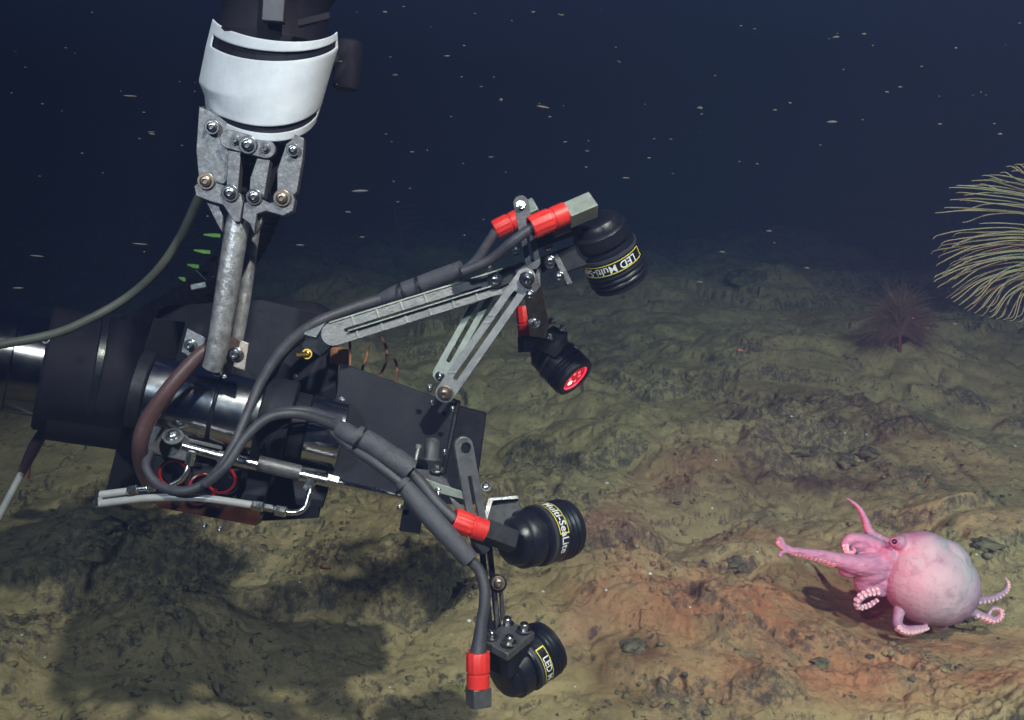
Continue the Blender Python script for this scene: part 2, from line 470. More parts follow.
M_BULB = mat('lamp_emitter', (1., .5, .45), .3, 0, emit=(1., .10, .14), estr=1.6)

def dirpx(dx, dy, dd):
    """a direction: dx right and dy down in the picture, dd away from the camera"""
    return (dx*RT - dy*UP + dd*FW).normalized()
def px(n, d): return n*d/FPX

# shared bolt and screw shapes, axis +Z
def bolt_mesh(name, m, r=1.0, wash=True, dome=True):
    b = MB()
    if wash: b.lathe((0, 0, 0), (0, 0, 1), [(0, 1.0), (.18, 1.0), (.22, .94), (.22, .0)], 18, caps=False)
    if dome: pr = [(.15, .68), (.42, .68), (.62, .60), (.74, .42), (.76, .30), (.50, .27), (.50, 0)]
    else: pr = [(.15, .60), (.95, .60), (1.05, .50), (1.05, .28), (.70, .26), (.70, 0)]
    b.lathe((0, 0, 0), (0, 0, 1), pr, 18, caps=False)
    return mesh_from(name, b.v, b.f, [m], smooth=True, angle=30)
BM_STEEL = bolt_mesh('bolt', M_CHROME)
BM_CAP = bolt_mesh('cap_screw', M_CHROME, dome=False)
BM_TARN = bolt_mesh('bolt', M_TARN)
BM_BRASS = bolt_mesh('bolt', M_BRASS)
def bolt(p, axis, r, parent, me=None, name='bolt'):
    o = link(name, me or BM_STEEL, parent)
    q = V(axis).to_track_quat('Z', 'Y')
    o.matrix_local = Matrix.Translation(V(p)-worldloc(parent)) @ q.to_matrix().to_4x4() @ Matrix.Scale(r, 4)
    return o
def stadium(p0, p1, w, n=10, nrm=None):
    """outline of a round-ended bar between two points, half width w, lying across nrm"""
    p0 = V(p0); p1 = V(p1); a = (p1-p0).normalized(); s = a.cross(nrm).normalized(); pts = []
    for i in range(n+1):
        t = -math.pi/2 + math.pi*i/n
        pts.append(p1 + w*(math.cos(t)*a + math.sin(t)*s))
    for i in range(n+1):
        t = math.pi/2 + math.pi*i/n
        pts.append(p0 + w*(math.cos(t)*a + math.sin(t)*s))
    return pts
def slotbar(b, p0, p1, w, th, slot=None, nrm=None, mi=0):
    """slotted bar; slot = (start fraction, end fraction, half width)"""
    nrm = V(nrm) if nrm is not None else -FW
    p0 = V(p0); p1 = V(p1)
    a = (p1-p0).normalized(); nn = (nrm - a*nrm.dot(a)).normalized()
    o = stadium(p0, p1, w, 10, nn)
    if slot:
        q = stadium(p0.lerp(p1, slot[0]), p0.lerp(p1, slot[1]), slot[2], 10, nn)
        b.ringplate(o, q, -nn*th, mi)
    else: b.poly(o, -nn*th, mi)
    return b
def plate(name, pts, th, m, parent, d=None, bevel=.0008, hint=None, label=None):
    """flat plate from picture corners (x, y[, depth]); extruded away from the camera"""
    P = [W(p[0], p[1], p[2] if len(p) > 2 else d) for p in pts]
    b = MB(); b.poly(P, (V(hint).normalized() if hint is not None else FW)*th)
    return b.build(name, m, parent, bevel=bevel, label=label)

# ------------------------------------------------------------------ the upper manipulator arm
def build_arm():
    D = 1.25
    t = thing('robotic_arm', 'dark robotic arm hanging from the top edge with white slotted sleeve and bolted jaw', 'robotic arm', W(250, 100, D))
    ax = dirpx(-.165, 1, .10)
    top = W(286, -60, D+.055)
    b = MB(); b.lathe(top, ax, [(0, .070), (.052, .070), (.060, .066), (.066, .062), (.115, .062), (.118, .064), (.190, .060), (.192, .052), (.205, .050)], 48)
    b.build('arm_housing', M_HOUSE, t)
    b = MB(); b.box(W(275, -2, D-.012), dirpx(1, .08, 0)*px(11, D), dirpx(-.08, 1, .1)*px(24, D), FW*.006)
    o = b.build('metal_strip', M_STRIP, t, bevel=.001, label='narrow metal strip with worn bright edges')
    b = MB(); b.box(W(314, 20, D+.0), dirpx(1, -.35, .3)*px(17, D), dirpx(.2, 1, -.3)*px(4, D), FW*.004)
    b.build('bracket', M_HOUSE, t, bevel=.001)
    b = MB(); b.lathe(W(350, 40, D+.10), dirpx(-.10, 1, .05), [(0, .010), (.004, .0165), (.012, .0175), (.055, .0165), (.060, .015)], 28)
    b.build('side_housing', M_HOUSE, t)
    b = MB(); b.tube([W(320, 60, D+.09), W(348, 62, D+.1)], .010, 10); b.build('side_strut', M_HOUSE, t)
    # white sleeve: a sheet bent round the arm with two long slots
    left = [(213, 17), (206, 45), (199, 79), (205, 92), (206, 104)]
    right = [(337, 30), (338, 46), (331, 68), (324, 92), (316, 118)]
    def interp(c, v):
        s = v*(len(c)-1); i = min(int(s), len(c)-2); f = s-i
        return c[i][0]*(1-f)+c[i+1][0]*f, c[i][1]*(1-f)+c[i+1][1]*f
    nu, nv = 60, 44
    vs = []; fs = []
    for j in range(nv+1):
        v = j/nv
        lx, ly = interp(left, v); rx, ry = interp(right, v)
        sag = 20*(1-v) + 30*v
        for i in range(nu+1):
            u = i/nu
            th = math.pi*(.02 + .96*u)
            cx = .5-.5*math.cos(th)
            cx = cx*.72 + u*.28
            x = lx + (rx-lx)*cx; y = ly + (ry-ly)*cx + sag*math.sin(th)**.9*(.85+.15*v)
            dep = D + .058 - .066*math.sin(th)
            k = math.exp(-((u-.12)/.10)**2)*math.exp(-((v-.78)/.09)**2)
            vs.append(W(x, y+4*k, dep-.004*k))
    def slot(u, v):
        return (.07 < u < .965 and .115 + .02*abs(u-.5) < v < .215-.02*abs(u-.5)) or (.06 < u < .95 and .845 < v < .905)
    for j in range(nv):
        for i in range(nu):
            if slot((i+.5)/nu, (j+.5)/nv): continue
            a = j*(nu+1)+i; fs.append((a, a+1, a+nu+2, a+nu+1))
    off = worldloc(t)
    me = mesh_from('sleeve', [p-off for p in vs], fs, [M_WHITE], angle=60)
    o = link('sleeve', me, t); s = o.modifiers.new('solid', 'SOLIDIFY'); s.thickness = .0022; s.offset = 0
    s2 = o.modifiers.new('sub', 'SUBSURF'); s2.levels = 1; s2.render_levels = 1
    o['label'] = 'white plastic sleeve with two long curved slots'
    # straps seen through the slots
    for v in (.165, .875):
        b = MB(); pts = []
        for i in range(0, nu+1, 3):
            j = int(v*nv); p = vs[j*(nu+1)+i]; pts.append(p + FW*.004)
        for k in range(len(pts)-1):
            a0, a1 = pts[k], pts[k+1]; w = ax*.008
            b.add([a0-w, a1-w, a1+w, a0+w, a0-w+FW*.002, a1-w+FW*.002, a1+w+FW*.002, a0+w+FW*.002],
                  [(0, 1, 2, 3), (7, 6, 5, 4), (0, 4, 5, 1), (3, 2, 6, 7)])
        b.build('strap', M_PLATE, t)
    # jaw plates
    d = D-.004
    plate('side_plate', [(199, 106), (214, 112), (231, 126), (229, 178), (224, 184), (199, 182), (196, 150)], .012, M_DULL, t, d=d+.012)
    plate('side_plate', [(284, 150), (290, 132), (304, 138), (303, 158), (297, 192), (290, 198), (277, 196), (277, 170)], .012, M_DULL, t, d=d+.010)
    plate('back_plate', [(226, 130), (288, 146), (280, 196), (226, 190)], .004, M_HOUSE, t, d=d+.034)
    b = MB(); slotbar(b, W(229, 139, d-.004), W(266, 149, d-.004), px(9.5, d), .007)
    b.build('link_plate', M_DULL, t, bevel=.0008)
    plate('jaw_finger', [(228, 150), (241, 152), (238, 192), (226, 192)], .016, M_DULL, t, d=d-.002)
    plate('jaw_finger', [(257, 158), (270, 160), (264, 198), (249, 198), (250, 178)], .016, M_DULL, t, d=d-.002)
    plate('jaw_hook', [(194, 186), (203, 178), (226, 186), (241, 194), (243, 203), (240, 222), (234, 222), (223, 205), (212, 202), (196, 196)], .014, M_DULL, t, d=d-.006)
    plate('jaw_hook', [(206, 202), (219, 206), (223, 216), (222, 232), (217, 224)], .010, M_DULL, t, d=d+.002)
    plate('jaw_hook', [(244, 203), (258, 197), (270, 203), (292, 193), (295, 200), (293, 211), (283, 216), (266, 211), (257, 214), (254, 234), (250, 224), (242, 218)], .014, M_DULL, t, d=d-.006)
    plate('jaw_pad', [(249, 208), (262, 212), (262, 222), (256, 234), (250, 226)], .008, M_DULL, t, d=d+.004)
    for (x, y, r, me, dd) in ((212, 127, 7.5, BM_STEEL, .004), (248, 145, 9, BM_STEEL, -.006), (235, 140, 5, BM_CAP, -.006), (265, 148, 5, BM_CAP, -.006),
                          (293, 150, 6.5, BM_STEEL, .004), (206, 181, 8.5, BM_TARN, -.009), (230, 193, 8.5, BM_STEEL, -.009),
                          (254, 197, 8, BM_STEEL, -.009), (282, 198, 8.5, BM_TARN, -.009)):
        bolt(W(x, y, d+dd), dirpx(.05, .15, -1), px(r, d), t, me)
build_arm()

# ------------------------------------------------------------------ the lamp rig held by the jaw
RIG = thing('lamp_rig', 'black and steel instrument with four round lamps on slotted brackets, gripped by the jaw', 'lamp rig', W(300, 430, 1.35))

def build_lamp(back, front, rad, label, upv, lit=False, conn=None, mount=None, text=True, textang=0., red=20., cone=46):
    back = V(back); front = V(front); a = (front-back).normalized(); L = (front-back).length
    u = (V(upv) - a*V(upv).dot(a)).normalized(); w = a.cross(u)
    r = rad
    b = MB()
    b.lathe(back, a, [(0, r*.40), (.002, r*.66), (.005, r*.74), (L*.14, r*.80), (L*.15, r*.86), (L*.18, r*.92), (L*.34, r*.94), (L*.36, r*.84), (L*.40, r*.84), (L*.42, r*.96), (L*.455, r*.97)], 48, caps=True, ref=u)
    lamp = b.build('lamp', M_GLOSS, RIG, label=label)
    b = MB(); b.lathe(back, a, [(L*.455, r*.95), (L*.455, r*1.0), (L*.50, r*1.0), (L*.50, r*.95)], 48, closed=True, ref=u); b.build('grey_band', M_GREYB, lamp)
    b = MB(); b.lathe(back, a, [(L*.505, r*.93), (L*.505, r*.985), (L*.70, r*.985), (L*.70, r*.93)], 48, closed=True, ref=u); b.build('label_band', M_GLOSS, lamp)
    def surf(ang, t, rr): return back + a*t + rr*(math.cos(ang)*u + math.sin(ang)*w)
    # printed border, with its lettering
    b = MB(); A0 = textang; A1 = textang+2.5; rr = r*.985+.0004; t0 = L*.525; t1 = L*.68; lw = L*.013
    def arc(ta, tb, aa, ab):
        n = 24
        for i in range(n):
            q0 = aa+(ab-aa)*i/n; q1 = aa+(ab-aa)*(i+1)/n
            b.add([surf(q0, ta, rr), surf(q1, ta, rr), surf(q1, tb, rr), surf(q0, tb, rr)], [(0, 1, 2, 3)])
    arc(t0, t0+lw, A0, A1); arc(t1-lw, t1, A0, A1); arc(t0, t1, A0, A0+.05); arc(t0, t1, A1-.05, A1)
    b.build('printed_border', M_YELLOW, lamp)
    if text:
        add_text('LED Multi-SeaLite', L*.150, lambda x, y: surf(textang + .34 + x/rr, (t0+t1)/2 + y, rr+.0001), [M_LABEL], 'lettering', lamp)
    # finned head
    b = MB(); prof = [(L*.70, r*.90)]
    for k in range(3):
        z = L*(.715+.075*k); prof += [(z, r*.93), (z+.002, r*1.0), (z+L*.04, r*1.0), (z+L*.042, r*.90)]
    b.lathe(back, a, prof + [(L*.93, r*.90), (L*.93, r*.60)], 48, caps=False, ref=u); b.build('cooling_fin', M_GLOSS, lamp)
    rl = .68 if lit else .74
    b = MB(); b.lathe(back, a, [(L*.925, r*.6), (L*.93, r*.94), (L*.985, r*.94), (L, r*.88), (L, r*rl), (L*.95, r*rl*.96)], 48, caps=False, ref=u); b.build('front_ring', M_BLACK, lamp)
    b = MB(); b.lathe(back, a, [(L*.945, .0005), (L*.945, r*.30), (L*.962, r*rl*.90)], 40, caps=True, ref=u); b.build('lens', M_LENS, lamp)
    b = MB(); b.lathe(back, a, [(L*.955, r*rl*.88), (L*.975, r*rl*.90), (L*.975, r*rl*.99), (L*.955, r*rl*.99)], 40, closed=True, ref=u); b.build('lens_rim', M_LENSR, lamp)
    for k in range(6):
        q = k*math.pi/3; c = back + a*(L*.952) + r*rl*.45*(math.cos(q)*u+math.sin(q)*w)
        e = MB(); e.lathe(c, a, [(0, .0014), (L*.012, .0042 if (lit and k == 3) else .0026), (L*.02, .0018), (L*.022, .0)], 8, caps=False); e.build('emitter', M_BULBW if (lit and k == 3) else M_BULB, lamp)
    if lit is False:
        sp = spot('lamp_beam', front + a*.012, front + a, 1., (1., .02, .09), cone, .8, .02)
        sp.data.energy = red
    return lamp
def connector(lamp, p_cable, p_mid, p_block, r, m=None, tie=True):
    """ribbed red sleeve from the cable end to the metal block at the lamp"""
    p0 = V(p_cable); p1 = V(p_mid); p2 = V(p_block); a = (p1-p0).normalized(); L = (p1-p0).length
    b = MB(); n = 48; prof = [(0, .74), (0, .94), (.05, 1.0), (.55, 1.0), (.57, .93), (.62, .93), (.64, 1.0), (1.0, 1.0), (1.0, .6)]
    u = a.orthogonal().normalized(); w = a.cross(u); vs = []; fs = []
    for t, rr in prof:
        for j in range(n):
            q = 2*math.pi*j/n; g = rr*(1 + (.05 if j % 4 < 2 and rr >= 1 and t < .6 else 0))
            vs.append(p0 + a*t*L + r*g*(math.cos(q)*u+math.sin(q)*w))
    for i in range(len(prof)-1):
        for j in range(n): fs.append((i*n+j, i*n+(j+1) % n, (i+1)*n+(j+1) % n, (i+1)*n+j))
    b.add(vs, fs); b.build('connector_sleeve', M_RED, lamp, label='ribbed red plug sleeve')
    b = MB(); Lb = (p2-p1).length; c = p1.lerp(p2, .5)
    s = a.cross(FW).normalized(); k = s.cross(a).normalized()
    b.box(c, a*Lb/2, (s*math.cos(.5)+k*math.sin(.5))*r*.86, (k*math.cos(.5)-s*math.sin(.5))*r*.86)
    b.build('connector_block', m or M_STEEL, lamp, bevel=.0012)

# four lamps
lamp1 = build_lamp(W(594, 218, 1.42), W(594, 218, 1.42) + dirpx(.40, .80, .42)*.098, .0400, 'lamp with readable white LED lettering, at the upper right end of the rig', dirpx(.9, -.45, -.2), text=2, textang=R(22), red=3.)
connector(lamp1, W(531, 228, 1.36), W(566, 213, 1.37), W(594, 207, 1.38), px(11.5, 1.37), M_PALE)
lamp2 = build_lamp(W(541, 344, 1.60), W(576, 379, 1.60-.03), .0335, 'lit red lamp facing the camera below the upper bracket', dirpx(.3, -1, 0), lit=True, text=1, textang=R(-150))
connector(lamp2, W(525, 306, 1.60), W(527, 336, 1.60), W(529, 352, 1.60), px(9, 1.6), M_BLACK)
lamp3 = build_lamp(W(508, 543, 1.37), W(508, 543, 1.37) + dirpx(.70, -.08, .60)*.102, .0395, 'lamp pointing right from the middle of the lower bracket, red plug on its left', dirpx(.1, -1, -.1), text=1, textang=R(-68), red=70., cone=58)
connector(lamp3, W(453, 519, 1.30), W(485, 531, 1.31), W(513, 541, 1.33), px(11.5, 1.3), M_BLACK)
lamp4 = build_lamp(W(500, 680, 1.33), W(500, 680, 1.33) + dirpx(.76, -.37, .58)*.082, .0360, 'lowest lamp, hanging under a four-screw plate just above the seabed', dirpx(-.3, -1, -.3), text=1, textang=R(48), red=82., cone=66)
connector(lamp4, W(478, 652, 1.27), W(478, 687, 1.27), W(479, 706, 1.27), px(11.5, 1.27), M_DULL)

# T-handle in the jaw
b = MB(); b.tube([W(241, 214, 1.262), W(238, 222, 1.258), W(227, 290, 1.262), W(217, 350, 1.27), W(212, 368, 1.275)], [px(8, 1.26), px(11.5, 1.26), px(11.5, 1.26), px(10.5, 1.27), px(10, 1.27)], 24, sub=5)
b.build('handle', M_PIPE, RIG, label='thick scuffed silver pipe handle')
b = MB(); b.tube([W(254, 226, 1.31), W(247, 280, 1.31), W(238, 335, 1.31), W(228, 372, 1.31)], px(6.5, 1.31), 16, sub=4)
b.build('handle_brace', M_PIPE, RIG)
plate('foot_plate', [(187, 328, 1.30), (206, 338, 1.30), (199, 362, 1.30), (181, 352, 1.30)], .004, M_STEEL, RIG)
plate('foot_plate', [(229, 336, 1.29), (249, 343, 1.29), (245, 371, 1.29), (219, 362, 1.29)], .004, M_TARN, RIG)
bolt(W(190, 345, 1.295), dirpx(0, .1, -1), px(6, 1.3), RIG, BM_CAP)
bolt(W(235, 354, 1.285), dirpx(0, .1, -1), px(7, 1.3), RIG, BM_CAP)
bolt(W(217, 372, 1.285), dirpx(0, -.6, -1), px(5, 1.3), RIG, BM_CAP)
bolt(W(224, 376, 1.285), dirpx(0, -.6, -1), px(3, 1.3), RIG)

# main cylinder, clamp rings, black boards
A = W(150, 392, 1.36); Bp = W(350, 437, 1.395); ax = (Bp-A).normalized(); LL = (Bp-A).length
rc = .0475
def seg(name, f0, f1, r, m, bev=.002, n=64):
    b = MB(); b.lathe(A, ax, [(LL*f0, r-bev*1.5), (LL*f0+.0002, r-bev), (LL*f0+bev, r), (LL*f1-bev, r), (LL*f1-.0002, r-bev), (LL*f1, r-bev*1.5)], n)
    return b.build(name, m, RIG)
seg('cylinder', .0, .325, rc, M_CYL); seg('cylinder', .333, .56, rc, M_CYL)
seg('joint_ring', .32, .34, rc-.0015, M_BLACK)
seg('clamp_ring', .545, .70, rc+.006, M_PLATE)
seg('inner_cylinder', .70, .78, rc-.006, M_BLACK)
seg('cylinder', .78, .965, rc-.004, M_CYL)
seg('end_cap', -.07, .0, rc+.002, M_BLACK)
plate('end_board', [(160, 306), (262, 300), (330, 316), (338, 352), (335, 425), (318, 518), (246, 522), (200, 506), (104, 498), (128, 400)], .010, M_PLATE, RIG, d=1.47, hint=FW)
plate('side_board', [(154, 318, 1.37), (184, 322, 1.42), (140, 488, 1.42), (105, 499, 1.37), (122, 420, 1.37)], .008, M_PLATE, RIG)
plate('rear_board', [(228, 300, 1.52), (330, 318, 1.56), (320, 360, 1.52), (232, 345, 1.5)], .02, M_PLATE, RIG)
# the long black box
plate('black_box', [(340, 362, 1.42), (456, 404, 1.45), (436, 502, 1.43), (400, 498, 1.42), (326, 478, 1.40)], .07, M_PLATE, RIG, bevel=.002, hint=dirpx(.05, .1, 1))
plate('box_flange', [(452, 399, 1.455), (460, 402, 1.455), (438, 506, 1.435), (431, 504, 1.435)], .035, M_BLACK, RIG, bevel=.001, label='raised black rim at the end of the box')
plate('end_block', [(458, 407, 1.48), (486, 414, 1.50), (474, 505, 1.49), (438, 504, 1.46)], .05, M_PLATE, RIG, bevel=.002)
plate('mounting_tab', [(404, 500, 1.42), (424, 503, 1.42), (420, 534, 1.42), (399, 531, 1.42)], .006, M_BLACK, RIG)
for (x, y, r, me) in ((430, 388, 3.5, BM_STEEL), (432, 403, 2.6, BM_STEEL), (453, 409, 3.2, BM_STEEL), (445, 452, 3, BM_STEEL), (428, 449, 3, BM_STEEL), (400, 508, 3.4, BM_STEEL),
                      (296, 376, 3, BM_CAP), (342, 400, 3.2, BM_CAP), (284, 437, 4.2, BM_CAP), (238, 458, 4.2, BM_CAP), (247, 461, 3.2, BM_CAP), (296, 438, 2, BM_STEEL),
                      (249, 421, 3.4, BM_CAP), (240, 424, 3.4, BM_CAP), (301, 328, 2.2, BM_CAP)):
    bolt(W(x, y, 1.40), dirpx(.0, .35, -1), px(r, 1.4), RIG, me)
b = MB(); b.tube([W(297, 355, 1.37), W(307, 354, 1.37)], .0035, 10); b.build('brass_pin', M_BRASS, RIG)
bolt(W(307, 354, 1.375), dirpx(.1, -.1, -1), px(5.5, 1.38), RIG, BM_BRASS, 'brass_nut')
# flat rails below the cylinder
def rail(p0, p1, w, d0, d1, m, name='rail', th=.004):
    P = [W(p0[0], p0[1]-w, d0), W(p1[0], p1[1]-w, d1), W(p1[0], p1[1]+w, d1), W(p0[0], p0[1]+w, d0)]
    b = MB(); b.poly(P, dirpx(0, .3, 1)*th); return b.build(name, m, RIG, bevel=.0007)
rail((160, 414), (232, 433), 2.2, 1.33, 1.36, M_CYL); rail((166, 424), (228, 438), 1.8, 1.33, 1.36, M_BLACK); rail((188, 440), (222, 448), 2., 1.33, 1.35, M_STEEL)
rail((292, 448), (327, 453), 2.8, 1.36, 1.38, M_STEEL); rail((294, 454), (326, 459), 1.6, 1.365, 1.385, M_TARN); rail((270, 462), (326, 472), 1.5, 1.36, 1.38, M_STEEL)
P = [W(290, 425, 1.37), W(322, 437, 1.38), W(327, 443, 1.38), W(300, 434, 1.37)]
b = MB(); b.poly(P, FW*.006); b.build('rail', M_PALE, RIG, bevel=.0007)
rail((240, 425), (338, 448), 26, 1.44, 1.46, M_BLACK, 'rail_backing', .01)
plate('clamp_board', [(262, 425, 1.40), (286, 430, 1.40), (262, 505, 1.39), (240, 500, 1.39)], .01, M_PLATE, RIG)
plate('clamp_board', [(318, 470, 1.40), (332, 474, 1.40), (322, 508, 1.39), (296, 505, 1.39), (292, 478, 1.39)], .01, M_PLATE, RIG)
# end block with its big washer
plate('corner_block', [(150, 424, 1.33), (184, 432, 1.34), (190, 440, 1.34), (186, 462, 1.34), (144, 452, 1.33)], .03, M_DULL, RIG, bevel=.0015)
b = MB(); b.lathe(W(173, 437, 1.325), dirpx(.15, -.75, -.75), [(0, .0125), (.002, .0125), (.0022, .006)], 28); b.build('washer', M_STEEL, RIG)
bolt(W(173, 436, 1.322), dirpx(.1, -.6, -.8), px(7, 1.32), RIG)
# long chrome rod
b = MB(); b.tube([W(182, 446, 1.31), W(218, 456, 1.32)], px(4.5, 1.32), 20); b.tube([W(218, 456, 1.32), W(336, 483, 1.35)], px(6, 1.33), 20)
b.build('rod', M_CHROME, RIG)
b = MB(); b.tube([W(327, 479, 1.345), W(338, 482, 1.347)], px(6.2, 1.345), 6); b.build('rod_nut', M_CHROME, RIG)
b = MB(); b.tube([W(336, 482, 1.35), W(404, 497, 1.38)], px(3.2, 1.36), 16); b.build('thin_rod', M_CHROME, RIG)
b = MB(); b.tube([W(258, 463, 1.325), W(300, 473, 1.335)], px(8, 1.33), 20); b.build('rod_sleeve', M_DULL, RIG)
# milky tube loop with its fittings
b = MB(); b.tube([W(99, 497, 1.29), W(98, 503, 1.29), W(104, 503, 1.29), W(150, 498, 1.285), W(200, 498, 1.285), W(252, 505, 1.29)], px(3.9, 1.29), 14, sub=5)
b.build('milky_tube', M_TUBEW, RIG)
b = MB(); b.tube([W(98, 495, 1.292), W(130, 491, 1.292)], px(3.9, 1.29), 14); b.build('milky_tube', M_TUBEW, RIG)
b = MB(); b.box(W(97, 498, 1.288), RT*px(1.6, 1.29), UP*px(7.5, 1.29), FW*.004); b.build('end_clip', M_BLACK, RIG, bevel=.0006)
def fit(x0, y0, x1, y1, r, d, n=6, m=None, name='nut'):
    b = MB(); b.lathe(W(x0, y0, d), W(x1, y1, d)-W(x0, y0, d), [(0, px(r*.8, d)), (px(1, d), px(r, d)), ((W(x1, y1, d)-W(x0, y0, d)).length-px(1, d), px(r, d)), ((W(x1, y1, d)-W(x0, y0, d)).length, px(r*.8, d))], n)
    return b.build(name, m or M_CHROME, RIG, smooth=True, angle=20)
fit(128, 491, 138, 489, 5.2, 1.285); fit(138, 489, 148, 488, 2.5, 1.285, 12); fit(148, 489, 156, 488, 4.2, 1.285)
fit(252, 505, 264, 507, 5.6, 1.285); fit(264, 507, 274, 509, 4.2, 1.285); fit(275, 510, 287, 512, 6, 1.285); fit(306, 490, 313, 479, 5.5, 1.30)
b = MB(); b.tube([W(287, 512, 1.285), W(298, 512, 1.285), W(306, 505, 1.29), W(310, 490, 1.295), W(312, 480, 1.31)], px(3.2, 1.29), 14, sub=5); b.build('elbow_tube', M_CHROME, RIG)
b = MB(); b.tube([W(168, 486, 1.31), W(180, 480, 1.31), W(187, 470, 1.31), W(190, 456, 1.315)], px(3.0, 1.31), 14, sub=5); b.build('elbow_tube', M_CHROME, RIG)
fit(189, 465, 192, 452, 5.2, 1.31)
# thin red rings with black centres, and amber block, under the body
for (x, y, r) in ((173, 473, 13), (203, 487, 13), (222, 480, 13)):
    b = MB(); c = W(x, y, 1.36); nn = dirpx(.35, .15, -1); u = nn.orthogonal().normalized(); w = nn.cross(u)
    b.tube([c + px(r, 1.36)*(math.cos(q)*u+math.sin(q)*w) for q in [2*math.pi*k/30 for k in range(31)]], px(1.5, 1.36), 8, caps=False)
    b.build('red_hoop', M_REDRING, RIG)
    b = MB(); b.lathe(c+FW*.004, nn, [(-.014, px(r*.85, 1.36)), (.0, px(r*.85, 1.36)), (.001, px(r*.3, 1.36))], 24); b.build('hoop_bore', M_GLOSS, RIG)
plate('amber_block', [(146, 496, 1.37), (262, 507, 1.38), (256, 526, 1.38), (160, 508, 1.37)], .03, M_AMBER, RIG)
bolt(W(205, 526, 1.36), dirpx(0, .5, -1), px(3.5, 1.36), RIG, BM_CAP); bolt(W(220, 529, 1.36), dirpx(0, .5, -1), px(3.8, 1.36), RIG, BM_CAP)
plate('dark_bracket', [(155, 455, 1.38), (240, 470, 1.38), (236, 500, 1.38), (150, 492, 1.38)], .01, M_BLACK, RIG)
# orange coiled tubing behind the black box
for pts in (((349, 372), (350, 355), (350, 341)), ((361, 372), (366, 358), (369, 343)), ((378, 380), (386, 362), (386, 348), (382, 337)), ((386, 357), (394, 358), (397, 370), (396, 384)), ((337, 360), (334, 352), (330, 348))):
    b = MB(); b.tube([W(x, y, 1.50) for x, y in pts], px(1.5, 1.5), 8, sub=6); b.build('orange_tubing', M_COIL, RIG)
b = MB(); b.lathe(W(337, 347, 1.46), dirpx(0, 1, 0), [(0, .004), (.002, .010), (.020, .010), (.022, .006)], 16); b.build('copper_fitting', M_COIL, RIG)
b = MB(); b.lathe(W(343, 348, 1.455), dirpx(0, 1, 0), [(0, .004), (.002, .008), (.022, .008)], 16); b.build('copper_fitting', M_COIL, RIG)

# upper slotted arm (angle section)
d0, d1 = 1.37, 1.42
u0 = W(333, 334, d0); u1 = W(516, 277, d1); w = px(11.8, 1.39)
nrmv = (-FW + .02*UP).normalized()
b = MB(); slotbar(b, u0, u1, w, .003, (.07, .80, px(1.8, 1.39)), nrmv)
b.build('slotted_arm', M_ARM, RIG, bevel=.0005)
a = (u1-u0).normalized(); s = a.cross(nrmv).normalized()
if s.dot(UP) < 0: s = -s
b = MB(); c = u0.lerp(u1, .5)+s*(w*1.0)+FW*.008; b.box(c, a*(u1-u0).length*.5, s*.0012, FW*.010); b.build('arm_flange', M_PALE, RIG, bevel=.0004)
b = MB(); c = u0.lerp(u1, .5)-s*(w*.15)-FW*.0035; b.box(c, a*(u1-u0).length*.42, s*.0010, FW*.003); b.build('arm_rib', M_PALE, RIG, bevel=.0004)
for k in range(6):
    q = .12+.13*k; b = MB(); c = u0.lerp(u1, q)-s*w*.55-FW*.0012; b.box(c, a*.0012, s*w*.42, FW*.0008); b.build('weld_mark', M_PALE, RIG)
    if k < 4:
        b = MB(); c = u0.lerp(u1, q)+s*w*.55-FW*.0012; b.box(c, a*.0012, s*w*.38, FW*.0008); b.build('weld_mark', M_PALE, RIG)
plate('arm_root', [(297, 345), (322, 330), (338, 322), (345, 330), (330, 348), (320, 356)], .012, M_BLACK, RIG, d=1.385)
plate('root_bracket', [(300, 334), (318, 326), (326, 322), (316, 338)], .003, M_STEEL, RIG, d=1.38)
# extension plate at the far end of the arm
plate('joint_plate', [(455, 292), (500, 273), (520, 262), (532, 263), (540, 272), (541, 286), (530, 300), (515, 297)], .004, M_DULL, RIG, d=1.415)
b = MB(); slotbar(b, W(500, 279, 1.41), W(566, 256, 1.43), px(7.5, 1.42), .005); b.build('cross_bar', M_BLACK, RIG, bevel=.0006)
plate('lamp_bracket', [(551, 254), (557, 252), (573, 283), (567, 285)], .02, M_DULL, RIG, d=1.42)
b = MB(); b.box(W(575, 258, 1.44), dirpx(1, -.35, 0)*px(16, 1.44), dirpx(.35, 1, 0)*px(12, 1.44), FW*.018); b.build('lamp_mount', M_BLACK, RIG, bevel=.002)
b = MB(); b.box(W(562, 231, 1.40), dirpx(1, -.38, 0)*px(9, 1.4), dirpx(.38, 1, 0)*px(3.5, 1.4), FW*.004); b.build('sticker_tab', M_PALE, RIG, bevel=.0008)
b = MB(); b.box(W(556, 236, 1.41), dirpx(1, -.38, 0)*px(24, 1.4), dirpx(.38, 1, 0)*px(6, 1.4), FW*.006); b.build('lamp_mount', M_BLACK, RIG, bevel=.001)
